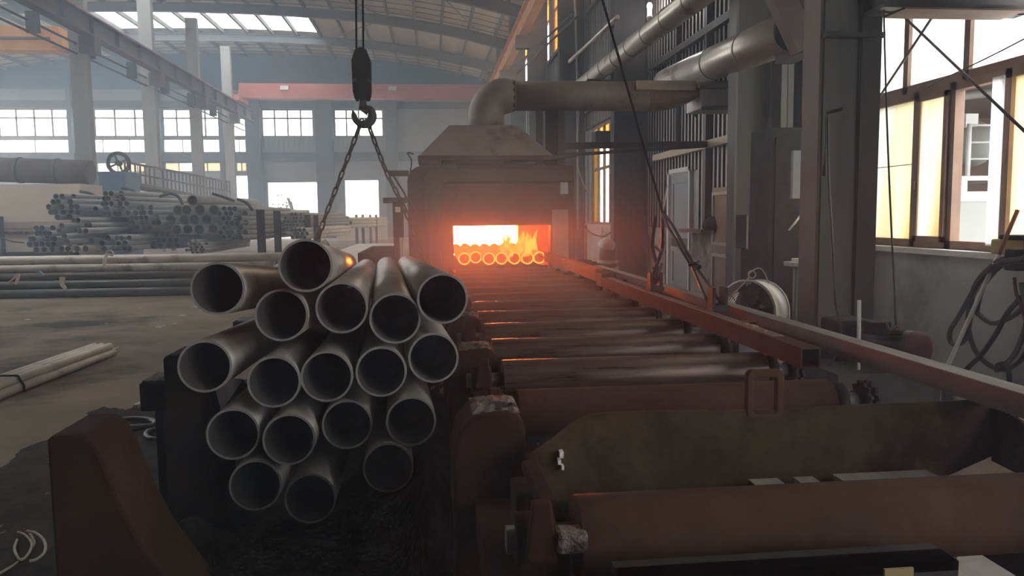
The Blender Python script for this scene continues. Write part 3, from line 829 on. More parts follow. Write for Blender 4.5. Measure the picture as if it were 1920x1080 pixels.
# flames
mf = bpy.data.materials.new('flame'); mf.use_nodes = True; nt = mf.node_tree; N = nt.nodes
N.remove(N['Principled BSDF'])
em = N.new('ShaderNodeEmission'); tr = N.new('ShaderNodeBsdfTransparent'); mx = N.new('ShaderNodeMixShader'); lw = N.new('ShaderNodeLayerWeight')
tcn = N.new('ShaderNodeTexCoord'); nn = N.new('ShaderNodeTexNoise'); nn.inputs['Scale'].default_value = 9; mr = N.new('ShaderNodeMapRange')
mr.inputs['From Min'].default_value = .35; mr.inputs['From Max'].default_value = .65
cm = N.new('ShaderNodeMix'); cm.data_type = 'RGBA'; cm.inputs['A'].default_value = (1, .10, .006, 1); cm.inputs['B'].default_value = (1, .27, .03, 1)
nt.links.new(tcn.outputs['Object'], nn.inputs['Vector']); nt.links.new(nn.outputs['Fac'], mr.inputs['Value']); nt.links.new(mr.outputs[0], cm.inputs['Factor'])
nt.links.new(cm.outputs['Result'], em.inputs[0]); em.inputs[1].default_value = .42
lw.inputs[0].default_value = .35
nt.links.new(lw.outputs['Facing'], mx.inputs[0]); nt.links.new(em.outputs[0], mx.inputs[1]); nt.links.new(tr.outputs[0], mx.inputs[2])
nt.links.new(mx.outputs[0], N['Material Output'].inputs['Surface'])
MT['flame'] = mf
rf = random.Random(3)
m = MB()
for k in range(24):
    x = 1.02+.44*rf.random(); y = 10.3+1.3*rf.random(); h = .14+.26*rf.random()*(.45+(x-.9)); r = .034+.03*rf.random()
    lean = rf.uniform(-.04, .08); n = 10; pts = []; rad = []
    for j in range(n+1):
        u = j/n
        pts.append((x+lean*u*u+.018*math.sin(5*u+k), y+.02*math.sin(4*u+2*k), .90+h*u)); rad.append(max(.002, r*(math.sin(PI*min(1, u*.86+.14))**.8)*(1-.5*u)))
    m.path(pts, rad, 9)
tag(m.build('flame', 'flame'), 'licking orange flames over the red hot pipes', 'flame', None, 'stuff')

# exhaust hood and duct
t = thing('exhaust_hood', 'rusty flared exhaust hood above the furnace mouth', 'hood', (.8, 10.3, 2.2))
hz0 = atY(900, 293, 9.6).z; hz1 = atY(900, 238, 10.2).z
hx0, hx1 = atY(785, 296, 9.75).x, atY(1035, 290, 9.75).x
bx0, bx1 = atY(842, 238, 10.1).x, atY(968, 240, 10.1).x
m = MB(); vs = []
for (x0, x1, y0, y1, z) in ((hx0, hx1, 9.6, 11.2, hz0), (bx0, bx1, 10.0, 10.7, hz1)):
    vs += [(x0, y0, z), (x1, y0, z), (x1, y1, z), (x0, y1, z)]
m.add(vs, [(0, 1, 5, 4), (1, 2, 6, 5), (2, 3, 7, 6), (3, 0, 4, 7), (4, 5, 6, 7)])
m.build('hood_skirt', 'duct_steel', t)
MB().ring([(hx0-.01, 9.59), (hx1+.01, 9.59), (hx1+.01, 11.21), (hx0-.01, 11.21)], [(hx0+.02, 9.62), (hx1-.02, 9.62), (hx1-.02, 11.18), (hx0+.02, 11.18)], lambda u, v, w_: (u, v, w_), hz0-.045, hz0+.01).build('rim_angle', 'furnace_shell', t)
t = thing('exhaust_duct', 'thick rusty exhaust duct bending from the hood to the side wall', 'duct', (2, 10.35, 2.6))
dz = atY(1000, 180, 10.35).z; dx0 = atY(912, 238, 10.35).x
pts = [(dx0, 10.35, hz1-.01), (dx0, 10.35, hz1+.12)]
for k in range(7):
    a = math.radians(180-90*k/6); rr = dz-hz1-.16
    pts.append((dx0+rr+rr*math.cos(a), 10.35, hz1+.16+rr*math.sin(a)))
ex = atY(1215, 180, 10.3).x
MB().path(pts + [(atY(965, 180, 10.35).x, 10.35, dz)], [.235, .235] + [.235]*7 + [.20], 12).build('elbow', 'duct_steel', t)
MB().cyl((atY(960, 180, 10.35).x, 10.35, dz), (ex, 10.35, dz), .195, 28).build('straight_run', 'duct_steel', t)
MB().ring([(a[0], a[1]) for a in arc(0, 0, .205, 0, 345, 23)], [(a[0], a[1]) for a in arc(0, 0, .19, 0, 345, 23)], lambda u, v, w_: (w_, 10.35+u, dz+v), atY(961, 180, 10.35).x-.02, atY(961, 180, 10.35).x+.02).build('joint_band', 'dark_steel', t)
# flattened end and box
x0, x1 = ex, atY(1312, 180, 10.3).x
m = MB(); vs = []
for i in range(17):
    u = i/16; x = x0+(x1-x0)*u; zb2 = -.195+.19*u**2.4; zt2 = .195-.02*u
    for k in range(12):
        a = 2*PI*k/12; c, s_ = math.cos(a), math.sin(a)
        vs.append((x, 10.35+.195*c, dz+(zt2 if s_ > 0 else -zb2)*s_))
m.add(vs, [(i*12+k, i*12+(k+1) % 12, (i+1)*12+(k+1) % 12, (i+1)*12+k) for i in range(16) for k in range(12)], True)
m.add(vs[-12:], [tuple(range(12))])
m.build('tapered_end', 'window_steel', t)
wl = atY(1195, 160, 10.1); wr_ = atY(1305, 160, 10.1)
MB().box(wl.x, wr_.x, 10.10, 10.16, dz+.05, dz+.17).build('pale_board', 'wood_pale', t)
bl, br = atY(1310, 165, 10.2), atY(1394, 205, 10.2)
t = thing('vent_casing', 'pale sheet metal casing between exhaust duct and grey column', 'casing', (bl.x, 10.3, br.z))
MB().box(bl.x, br.x, 10.1, 10.7, br.z, bl.z-.03).build('casing_body', 'white_paint', t, bevel=.01)
MB().cyl((bl.x-.05, 10.05, bl.z+.02), (br.x-.25, 10.05, bl.z+.02), .05, 12).build('roll_top', 'duct_steel', t)
MB().box(bl.x, br.x+.02, 10.06, 10.12, br.z-.02, br.z+.02).build('lower_angle', 'dark_steel', t)
MB().box(br.x-.03, br.x+.03, 10.06, 10.12, br.z, bl.z).build('corner_angle', 'black_iron', t)

# big overhead pipes along the wall
a, b = atY(1478, 62, 7.7), atY(1285, 140, 11.6)
d = (b-a).normalized()
t = thing('ventilation_pipe', 'wide dull ventilation pipe with its open end by the brown brace', 'pipe', (b.x, 9.5, b.z-.3))
MB().tube(a-d*.15, b+d*1.2, .215, .205, 32).build('pipe_body', 'bright_pipe', t)
for u in (.28, .62): 
    q = a+d*((b-a).length*u); MB().tube(q-d*.02, q+d*.02, .222, .2, 32).build('pipe_band', 'duct_steel', t)
a, b = atX(1300, 0, 3.42), atX(1104, 150, 3.42)
d = (b-a).normalized()
t = thing('ventilation_pipe', 'long narrow grey pipe sloping high along the window wall', 'pipe', (3.4, 12, 4))
MB().cyl(a-d*2.2, b+d*1.2, .165, 28).build('pipe_body', 'bright_pipe', t)
k = 0
while k < (b-a).length:
    q = a+d*k; MB().tube(q-d*.012, q+d*.012, .172, .15, 28).build('pipe_band', 'duct_steel', t); k += 1.0
q = b+d*-1.0
MB().box(q.x-.25, q.x+.3, q.y-.1, q.y+.1, q.z-.30, q.z-.15).build('pipe_saddle', 'black_iron', t)
# brown brace at the top of the pipe end
a, b = atY(1452, -30, 7.3), atY(1508, 92, 7.3)
t = thing('diagonal_brace', 'brown steel brace crossing in front of the wide pipe', 'brace', b)
MB().bar(a, b, .22, .16, up=(0, 1, 0)).build('brace_bar', 'stock_brown', t)
MB().box(b.x-.02, b.x+.16, 7.2, 7.9, b.z-.03, b.z+.62).build('gusset', 'dark_column', t)
# thin services along the wall
for i, (pa, pb, r, lab, mt) in enumerate((((1158, 32), (1068, 115), .045, 'thin pale conduit running above the narrow grey pipe', 'bright_pipe'), ((1075, 25), (960, 130), .03, 'dark cable run beneath the high orange windows', 'dark_steel'), ((1085, 28), (970, 137), .03, 'second dark cable run beneath the high orange windows', 'dark_steel'))):
    a, b = atX(*pa, 3.66), atX(*pb, 3.66)
    tag(MB().cyl(a, b, r, 10).build('conduit', mt), lab, 'conduit')
def cable(name, pts, r, mat, label, cat='cable', k=8, group=None):
    return tag(MB().path(smooth_pts(pts, k), r, 6).build(name, mat), label, cat, group)
a = atY(1078, -5, 22.2); b = atY(1083, 150, 22.2)
cable('conduit', [(a.x, 22.25, a.z), (b.x, 22.25, b.z), (b.x, 22.25, 1)], .035, 'column_grey', 'vertical pale conduit on the dark column beyond the duct', 'conduit')
# wall lamp
p = atY(1218, 20, 14.9)
t = thing('wall_lamp', 'small bright lamp on a bracket high on the corrugated wall', 'lamp', (p.x, p.y, p.z))
MB().lathe((p.x, p.y, p.z-.10), (0, 0, 1), [(0, 0), (0, .035), (.2, .05), (.24, .03), (.25, 0)], 14).build('bulb', 'lamp_white', t)
MB().lathe((p.x, p.y, p.z-.24), (0, 0, 1), [(0, .0), (0, .03), (.09, .06), (.14, .06), (.14, 0)], 14).build('lamp_holder', 'white_paint', t)
MB().bar((p.x, p.y, p.z-.2), (XR-.05, p.y+.05, p.z-.2), .05).build('lamp_bracket', 'dark_steel', t)

# booms from the furnace to the wall
e = atX(1325, 267, 4.42)
for i, (px, py) in enumerate(((1030, 271), (1032, 278), (1025, 293))):
    a = atY(px, py, 10.35)
    bp_ = [a, Vector((a.x+.02, a.y, a.z))]
    tag(MB().bar(a, e+Vector((0, 0, -.03*i)), .04, .045).build('stay_bar', 'dark_steel'), 'dark steel stay from the furnace top to the tilted wall plank, %s of three' % ['upper', 'middle', 'lower'][i], 'stay bar', 'stay bars by the furnace')
a, b = atY(1322, 252, 13.0), atY(1336, 279, 13.0)
tag(MB().bar((a.x, 13, a.z+.05), (b.x, 13.05, b.z-.05), .13, .06, up=(0, 1, 0)).build('wooden_plank', 'wood_pale'), 'short tilted plank nailed to the girt above the grey door', 'plank')
b0, b1 = atY(1115, 246, 17.5), atY(1160, 276, 17.5)
tag(MB().box(b0.x, b1.x, 17.4, 17.9, b1.z, b0.z).box(b1.x-.1, XR+.01, 17.6, 17.7, b1.z+.1, b1.z+.16).build('junction_box', 'black_iron', bevel=.02), 'dark box mounted in front of the low yellow window', 'box')
p = atY(1140, 470, 15.0)
# ================================================================== roller table
RY = [1.70] + [2.83+.607*k for k in range(12)]
RZ, RR = .712, .088
RX0, RX1 = .305, 1.53
ordn = ['first', 'second', 'third', 'fourth', 'fifth', 'sixth', 'seventh', 'eighth', 'ninth', 'tenth', 'eleventh', 'twelfth']
def make_roller(y, mat, x0=RX0, x1=RX1, r=RR, lab='', sprocket=True):
    t = thing('conveyor_roller', lab, 'roller', ((x0+x1)/2, y, RZ-r), 'rollers of the roller table')
    MB().cyl((x0, y, RZ), (x1, y, RZ), r, 40).build('barrel', mat, t, bevel=.004)
    MB().cyl((x0-.16, y, RZ), (x0, y, RZ), .032, 16).build('shaft', 'dark_steel', t)
    MB().cyl((x1, y, RZ), (x1+.12, y, RZ), .032, 16).build('shaft', 'dark_steel', t)
    MB().cyl((x1+.012, y, RZ), (x1+.055, y, RZ), .072, 24).build('bearing', 'black_iron', t)
    m_ = MB().box(x0-.13, x0-.06, y-.05, y+.05, RZ-.14, RZ+.035).cyl((x0-.14, y, RZ), (x0-.05, y, RZ), .062, 20)
    be = m_.build('bearing', 'rust_dark', t)
    m = MB().prism([(-.035, RZ-.02), (.035, RZ-.02), (.024, RZ+.115), (-.018, RZ+.115)], lambda u, v, w_: (x0-.09+u, y+w_, v), -.085, -.055)
    m.build('bearing_fin', 'rust_dark', be, bevel=.006)
    if sprocket:
        m = MB(); sx = x1+.135; n = 12; pl = []
        for k in range(n*4):
            a = 2*PI*k/(n*4); rr = (.062, .078, .078, .062)[k % 4]; pl.append((y+rr*math.cos(a), RZ+rr*math.sin(a)))
        for xx in (sx, sx+.03): m.prism(pl, lambda u, v, w_: (w_, u, v), xx, xx+.012)
        m.cyl((sx-.02, y, RZ), (sx+.06, y, RZ), .036, 16)
        m.build('sprocket', 'black_iron', t)
    return t
for i, y in enumerate(RY):
    if i == 0:
        make_roller(y, 'roller_rust', .315, 1.66, .094, 'thick rust brown roller nearest the viewer, before the handled plate', False)
    else: make_roller(y, 'roller_rust' if i == 1 else 'roller_steel', lab='steel conveyor roller of the roller table, %s beyond the handled plate' % ordn[i-1], sprocket=i < 4)

# frame under the rollers
t = thing('roller_table_frame', 'dark rusty steel frame carrying the rollers towards the furnace', 'frame', (.9, 5.5, 0))
for x in (.12, 1.56): MB().box(x, x+.12, 1.35, 9.6, .46, .57).build('side_beam', 'rust_dark', t)
for y in (1.45, 3.1, 4.9, 6.7, 8.5):
    for x in (.12, 1.56): MB().box(x, x+.12, y-.06, y+.06, 0, .46).build('leg', 'rust_dark', t)
    MB().box(.24, 1.56, y-.05, y+.05, .36, .46).build('cross_bar', 'rust_dark', t)
ec = atY(1400, 1050, 1.50).z
ex_ = atY(1762, 1040, 1.5).x
MB().box(.36, ex_, 1.44, 1.50, ec-.12, ec).box(.36, ex_, 1.44, 1.53, ec-.02, ec).build('end_channel', 'black_iron', t)
MB().box(.42, .48, 1.40, 1.52, 0, ec-.1).box(ex_-.08, ex_-.02, 1.40, 1.52, 0, ec-.1).build('channel_leg', 'black_iron', t)
for pa, pb in ((1345, 1395), (1662, 1716)): MB().box(atY(pa, 1060, 1.43).x, atY(pb, 1060, 1.43).x, 1.434, 1.44, ec-.11, ec-.006).build('yellow_patch', 'yellow_tan', t)
MB().box(.26, 1.70, 1.32, 1.56, .44, .475).build('scale_tray', 'rust_crust', t)
for x0, x1, y0, y1 in ((.93, 1.02, 1.9, 2.17), (1.07, 1.13, 1.9, 2.17), (1.20, 1.50, 1.88, 2.18)):
    MB().box(x0, x1, y0, y1, .64, .655).build('cover_plate', 'rail_top', t)

# plate with a handle
t = thing('deflector_plate', 'olive brown steel deflector plate with an upright loop handle', 'plate', (1.1, 2.1, .66))
PY = 2.27
def pp(px, py): 
    q = atY(px, py, PY); return (q.x, q.z)
poly = [pp(985, 868), pp(988, 845), pp(1040, 815), pp(1072, 790), pp(1100, 777), pp(1150, 772), pp(1395, 768), pp(1480, 766), pp(1640, 757), pp(1862, 748), pp(1868, 835), pp(1740, 885), pp(1400, 905), pp(1110, 925), pp(1010, 925)]
MB().prism(poly, lambda u, v, w_: (u, PY+w_-.25*(.85-v), v), -.006, .006).build('plate_body', 'plate_olive', t)
def rr(x0, x1, z0, z1, r, n=4): return arc(x1-r, z1-r, r, 0, 90, n)+arc(x0+r, z1-r, r, 90, 180, n)+arc(x0+r, z0+r, r, 180, 270, n)+arc(x1-r, z0+r, r, 270, 360, n)
ha, hb2 = pp(1397, 778), pp(1467, 691)
MB().ring(rr(ha[0], hb2[0], ha[1]-.01, hb2[1], .02), rr(ha[0]+.022, hb2[0]-.022, ha[1]+.004, hb2[1]-.024, .012), lambda u, v, w_: (u, PY+w_, v), -.014, .012).build('handle', 'roller_rust', t, bevel=.004)
sq = pp(1862, 748)
m = MB().prism([(PY-.01, sq[1]-.012), (PY-.01, sq[1]-.20), (1.62, sq[1]-.23), (1.62, sq[1]-.17)], lambda u, v, w_: (w_, u, v), sq[0]-.004, sq[0]+.008)
m.build('side_cheek', 'plate_olive', t)
p0 = pp(1051, 848)
for k in range(5):
    q = pp(1050+random.uniform(-8, 8), 838+random.uniform(0, 32)); s = random.uniform(.005, .011)
    MB().box(q[0]-s*.6, q[0]+s*.6, PY-.03-.25*(.85-q[1])*1, PY-.004-.25*(.85-q[1]), q[1]-s, q[1]+s).build('weld_spatter', 'paper_pale', t)

# lever bracket beside the near roller
t = thing('lever_arm', 'slanting rusty lever arm at the end of the nearest roller', 'lever', (.2, 1.7, .4))
MB().bar(atY(992, 870, 2.0), atY(1045, 985, 1.72), .045, .03).build('arm', 'rust_dark', t, bevel=.006)
a = atY(1045, 985, 1.72)
MB().box(a.x-.03, a.x+.02, 1.66, 1.78, .42, a.z+.01).build('arm_foot', 'rust_dark', t, bevel=.006)
MB().box(.20, .26, 1.90, 2.05, .3, .74).build('hinge_block', 'rust_dark', t, bevel=.01)
MB().box(a.x-.02, a.x+.05, 1.60, 1.66, a.z-.02, a.z+.03).build('scale_lump', 'rust_crust', t, bevel=.01)

# guide bars on the far side of the table
MB_ = MB().box(1.50, 1.57, 7.0, 10.9, .835, .955)
tag(MB_.build('guide_bar', 'hot_guide' if 'hot_guide' in MT else 'furnace_plate', bevel=.006), 'reddish guide bar running into the furnace mouth', 'guide bar')
t = thing('guide_bar', 'brown square tube lying along the roller ends, near end open', 'guide bar', (1.55, 4.9, .80))
MB().ring([(1.50, .81), (1.585, .81), (1.585, .895), (1.50, .895)], [(1.507, .817), (1.578, .817), (1.578, .888), (1.507, .888)], lambda u, v, w_: (u, w_, v), 3.0, 6.75).build('square_tube', 'roller_rust', t)
MB().box(1.515, 1.57, 3.3, 6.6, .895, .899).build('dust_layer', 'stock_brown', t)  # thin top layer, lighter than the tube
for k, (y, s) in enumerate(((3.55, .03), (3.62, .02), (3.42, .015))): MB().box(1.53, 1.53+s, y, y+s*2, .899, .907).build('scale_flake', 'yellow_tan', t)
for y in (3.9, 5.6, 6.6): MB().box(1.59, 1.68, y-.04, y+.04, .70, .88).build('mount', 'dark_steel', t)
t = thing('rail_bar', 'long pale topped steel rail outside the roller table', 'rail', (1.74, 4.6, .84))
MB().box(1.70, 1.775, 1.0, 8.05, .845, .915).build('rail_body', 'dark_steel', t)
MB().box(1.70, 1.775, 1.0, 8.05, .915, .918).build('worn_top', 'rail_top', t)  # thin top layer, paler than the rail body
for y in (2.4, 4.0, 5.6, 7.4): MB().box(1.72, 1.76, y-.03, y+.03, 0, .845).build('post', 'dark_steel', t)
t = thing('bracket_block', 'dark bracket joining the reddish bar to the brown square tube', 'bracket', (1.55, 6.85, .76))
MB().box(1.50, 1.64, 6.76, 6.98, .80, .93).build('block', 'black_iron', t, bevel=.01)
MB().box(1.52, 1.58, 6.6, 6.8, .70, .80).build('block_foot', 'black_iron', t)

# sling with rods clamped on the guide bars
t = thing('lifting_sling', 'dark wire rope sling with rods clamped to the guide bars', 'sling', (1.6, 4.6, .9))
J = atX(1243, 400, 1.58); top = Vector((1.12, 5.0, 2.81)); dd = top-J; q = J + dd*((10.8-J.z)/dd.z)
MB().path([J, q], .008, 6).build('wire_rope', 'black_iron', t)
c1 = atX(1345, 578, 1.62); c2_ = atX(1228, 545, 1.60)
n1 = J.lerp(c1, .60)
for s in (-.014, .014):
    o = Vector((s, 0, s*.6))
    MB().path([J+o*.3, J.lerp(n1, .3)+o, n1+o*.5], .011, 6).build('strap', 'rubber_black', t)
    MB().path([n1+o*.5, n1.lerp(c1, .55)+o*1.6, c1+o*2], .010, 6).build('strap', 'rubber_black', t)
MB().path(smooth_pts([n1+Vector((-.03, 0, .01)), n1+Vector((.02, -.03, .02)), n1+Vector((.04, 0, -.01)), n1+Vector((.01, .03, -.02)), n1+Vector((.05, .02, .03))], 4), .011, 6).build('knot', 'rubber_black', t)
for k, (da, db) in enumerate((((0, 0, -.03), (-.01, 0, 0)), ((-.05, 0, -.02), (.0, 0, .05)))):
    a = J+Vector(da); b = c2_+Vector(db)
    MB().path(smooth_pts([a, a.lerp(b, .4)+Vector((.02*(1-2*k), 0, -.01)), a.lerp(b, .75)+Vector((-.015*(1-2*k), 0, 0)), b], 5), .013, 6).build('strap', 'rubber_black', t)
for u in (.45, .72, .85):
    p = J.lerp(c2_, u)
    MB().path(smooth_pts([p+Vector((-.03, 0, .02)), p+Vector((.0, -.03, -.01)), p+Vector((.03, 0, .02)), p+Vector((.015, .02, -.02)), p+Vector((.035, .0, .045))], 4), .010, 6).build('knot', 'rubber_black', t)
for c in (c1, c2_):
    MB().box(c.x-.05, c.x+.05, c.y-.06, c.y+.06, .90, .93).build('clamp_plate', 'black_iron', t)
    for s in (-.035, .035): MB().box(c.x+s-.01, c.x+s+.01, c.y-.04, c.y+.04, .93, 1.03).build('clamp_ear', 'black_iron', t)
p = J+Vector((0, 0, .02)); MB().path([p+Vector((.0, 0, 0)), p+Vector((.03, 0, .16))], .006, 6).build('loose_end', 'stock_pale', t)

# ================================================================== stanchions
def stanchion(x0, y, h, side, label, w=.30, dep=.26, name='rack_stanchion'):
    t = thing(name, label, 'stanchion', (x0, y+dep/2, 0), 'cradle stanchions around the pipe pile')
    if side < 0: poly = [(x0, .0), (x0, h-.01), (x0+.02, h)] + ([(x0+.10, h), (x0+.135, h-.03), (x0+.16, h-.09), (x0+.20, h-.22), (x0+.26, h-.36), (x0+.36, h-.52), (x0+.40, .0)] if y < 3 else [(x0+.07, h), (x0+.095, h-.03), (x0+.12, h-.1), (x0+.15, h-.22), (x0+.18, h-.36), (x0+.22, h-.52), (x0+.26, .0)])
    else: poly = [(x0, .0), (x0-.005, h-.14), (x0+.015, h-.06), (x0+.05, h-.02), (x0+.09, h), (x0+w-.045, h), (x0+w-.012, h-.02), (x0+w, h-.06), (x0+w, 0)]
    MB().prism(poly, lambda u, v, w_: (u, w_, v), y, y+dep).build('body', 'rust_dark', t, bevel=.012)
    return t
stanchion(-1.115, 2.3, .835, -1, 'rust brown stanchion with a curved flank, nearest on the floor side')
stanchion(-1.175, 3.46, .86, -1, 'dark stanchion with a curved flank behind the nearest floor side one')
for i, y in enumerate((2.34, 3.5, 4.7, 5.9)):
    lab = 'blocky rusty stanchion with scale on top beside the roller table, %s from the viewer' % ordn[i]
    t = stanchion(.07 if i else .055, y, .84, 1, lab, w=.225)
    rs = random.Random(i)
    m = MB(); nx, ny = 9, 7; vs = []
    for a in range(nx):
        for b in range(ny):
            u = a/(nx-1); v = b/(ny-1); e = min(u, 1-u, v, 1-v)
            vs.append((.115+.15*u, y+.015+.23*v, .836+(.004+.014*rs.random() if e > 0 else 0)))
    m.add(vs, [(a*ny+b, (a+1)*ny+b, (a+1)*ny+b+1, a*ny+b+1) for a in range(nx-1) for b in range(ny-1)])
    m.build('scale_crust', 'rust_crust', [o for o in t.children][0])
t = thing('steel_block', 'short dark beam stub sticking out behind the second floor side stanchion', 'beam stub', (-1.35, 3.8, 0))
a, b = atY(281, 707, 3.9), atY(318, 757, 3.9)
MB().box(a.x, b.x+.06, 3.75, 4.0, b.z, a.z).build('stub', 'rust_dark', t, bevel=.01)
MB().box(a.x+.05, b.x, 3.8, 3.95, 0, b.z).build('stub_leg', 'rust_dark', t)
MB().box(a.x+.01, b.x+.05, 3.77, 3.98, a.z, a.z+.008).build('pale_top', 'rust_crust', t)

# mound of mill scale under the pile
def mound(name, label, x0, x1, y0, y1, hf, n=60, seed=1, amp=.03, mat='mill_scale_dirt'):
    r = random.Random(seed); vs = []
    ph = [(r.uniform(2, 14), r.uniform(2, 14), r.uniform(0, 6)) for _ in range(7)]
    for i in range(n+1):
        for j in range(n+1):
            u, v = i/n, j/n; x = x0+(x1-x0)*u; y = y0+(y1-y0)*v
            e = min(1, 6*min(u, 1-u, v, 1-v))
            h = hf(x, y) + amp*sum(math.sin(a*x+b*y+c) for a, b, c in ph)/3 + amp*.35*r.uniform(-1, 1)
            vs.append((x, y, max(-.01, h)*e - .005*(1-e)))
    m = MB(); m.add(vs, [(i*(n+1)+j, (i+1)*(n+1)+j, (i+1)*(n+1)+j+1, i*(n+1)+j+1) for i in range(n) for j in range(n)], True)
    return tag(m.build(name, mat), label, 'dirt', None, 'stuff')
def g(x, c, s): return math.exp(-((x-c)/s)**2)
mound('scale_dirt', 'black heap of mill scale and dirt under the pipe pile', -1.75, .30, 1.5, 9.3, lambda x, y: .02 + .05*g(x, -.5, .7)*g(y, 3.4, 1.0) + .22*g(x, -1.0, .13)*g(y, 3.0, .45)+.26*g(x, -.02, .11)*g(y, 3.3, 1.0))
mound('scale_dirt', 'thin spread of black scale on the floor left of the cradle', -2.7, -1.2, 2.2, 6.6, lambda x, y: .004+.014*g(x, -1.3, .5), seed=5, amp=.008, mat='floor_grime')
mound('scale_dirt', 'grey scale and grit on the floor beneath the roller table', .30, 1.9, 1.0, 9.4, lambda x, y: .03, seed=8, amp=.025)

# ================================================================== foreground pile
near = [(573, 498), (408, 541), (528, 591), (641, 577), (741, 597), (830, 560), (384, 687), (514, 716), (613, 706), (715, 697), (813, 671), (437, 814), (542, 824), (651, 796), (771, 790), (479, 910), (582, 935), (728, 877)]
far = [(-.90, .97), (-1.02, .76), (-.80, .71), (-.69, .90), (-.475, .92), (-.26, .93), (-1.16, .57), (-.93, .52), (-.70, .50), (-.47, .62), (-.24, .62), (-1.05, .31), (-.82, .31), (-.59, .30), (-.36, .38), (-.93, .11), (-.70, .11), (-.45, .14)]
where = ['perched topmost', 'at the upper outer corner', 'second row, above the middle', 'second row, centre', 'second row, beside the topmost corner pipe', 'at the upper corner by the rollers',
         'jutting out over the second stanchion', 'third row, first after the jutting one', 'third row, centre', 'third row, before the roller side one', 'third row, lit orange beside the rollers',
         'fourth row, outermost', 'fourth row, second from the floor side', 'fourth row, recessed in the middle', 'fourth row, roller side with orange streak', 'bottom row, outermost', 'bottom row, lowest of all', 'bottom row, alone on the roller side']
PR, PI_ = .108, .0985
for i, ((px, py), (X, Z)) in enumerate(zip(near, far)):
    yn = 3.25 + (-.05, .0, .0, .02, .03, .03, .0, .0, .02, .04, .05, .0, -.02, .10, .05, .0, .02, .02)[i]
    a = atY(px, py, yn); b = Vector((X, 8.3+random.uniform(-.04, .04), Z)); L = (b-a).length
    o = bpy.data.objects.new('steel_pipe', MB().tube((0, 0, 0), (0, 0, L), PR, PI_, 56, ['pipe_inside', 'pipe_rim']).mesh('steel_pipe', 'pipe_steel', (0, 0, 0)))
    link(o, None, a); o.rotation_euler = (b-a).to_track_quat('Z', 'Y').to_euler()
    tag(o, 'grey steel pipe of the big open pile, %s' % where[i], 'pipe', 'large pipes of the open pile')

# ================================================================== long pipes across the floor
k = 0
rows = [(7, .0, .085), (6, .085, .085), (6, .17, .08), (5, .27, .08), (4, .36, .075)]
z = 0
nm = ['bottom', 'second', 'third', 'fourth', 'top']
base = atZ(200, 557, 0)
for r, (n, off, rad) in enumerate(rows):
    zc = .085 + r*.150
    for j in range(n):
        yc = base.y + off + .175*j + .02
        xr = -2.95 + (-.25 if r == 3 else 0) + random.uniform(-.05, .03) + (.35 if r == 4 else 0)*(j % 2)
        xl = xr - 6.2
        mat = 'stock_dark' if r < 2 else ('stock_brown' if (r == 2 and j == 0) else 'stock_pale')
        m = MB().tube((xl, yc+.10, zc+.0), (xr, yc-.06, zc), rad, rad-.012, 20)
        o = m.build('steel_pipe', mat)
        tag(o, 'long steel pipe lying across the floor, %s layer, %s from the front' % (nm[r], ordn[j]), 'pipe', 'long pipes lying across the floor')
def pz(px, py, Y): q = atY(px, py, Y); return (q.x, q.y, q.z)
t = thing('rope_tie', 'knotted pale rope tied round the long floor pipes', 'rope', pz(197, 505, base.y-.1))
MB().path(smooth_pts([pz(192, 504, base.y+0.00), pz(196, 485, base.y+0.15), pz(199, 475, base.y+0.30), pz(206, 470, base.y+0.30), pz(213, 474, base.y+0.25), pz(210, 479, base.y+0.20), pz(202, 477, base.y+0.20), pz(198, 488, base.y+0.10), pz(197, 505, base.y-0.05)], 5), .016, 6).build('rope_loop', 'rope_pale', t)
t = thing('cloth_rag', 'white rag hanging on the dark floor pipes', 'rag', pz(120, 530, base.y-0.15))
MB().prism([pz(113, 519, base.y-0.10)[::2], pz(124, 519, base.y-0.10)[::2], pz(121, 533, base.y-0.10)[::2], pz(127, 540, base.y-0.10)[::2], pz(121, 543, base.y-0.10)[::2], pz(114, 535, base.y-0.10)[::2]], lambda u, v, w_: (u, w_+.02*math.sin(40*u), v), base.y-0.14, base.y-0.11).build('rag', 'cloth_white', t)
tag(MB().prism([pz(63, 510, base.y-0.10)[::2], pz(72, 509, base.y-0.10)[::2], pz(79, 515, base.y-0.10)[::2], pz(74, 517, base.y-0.10)[::2]], lambda u, v, w_: (u, w_, v), base.y-0.05, base.y-0.01).build('cloth_rag', 'cloth_blue'), 'small turquoise rag on the floor pipes', 'rag')
a, b = pz(12, 533, base.y-0.10), pz(36, 514, base.y+0.00)
tag(MB().bar(a, b, .05, .03).bar(b, pz(30, 533, base.y-0.10), .05, .03).build('wooden_wedge', 'wood_pale'), 'pale wooden wedge propping the long floor pipes', 'wedge')
for x in (-6.7, -3.9): tag(MB().box(x-.05, x+.05, base.y-.06, base.y+1.3, 0, .012).build('floor_batten', 'rust_dark'), 'flat steel batten under the long floor pipes near the %s' % ('white rag' if x < -5 else 'big pile'), 'batten')

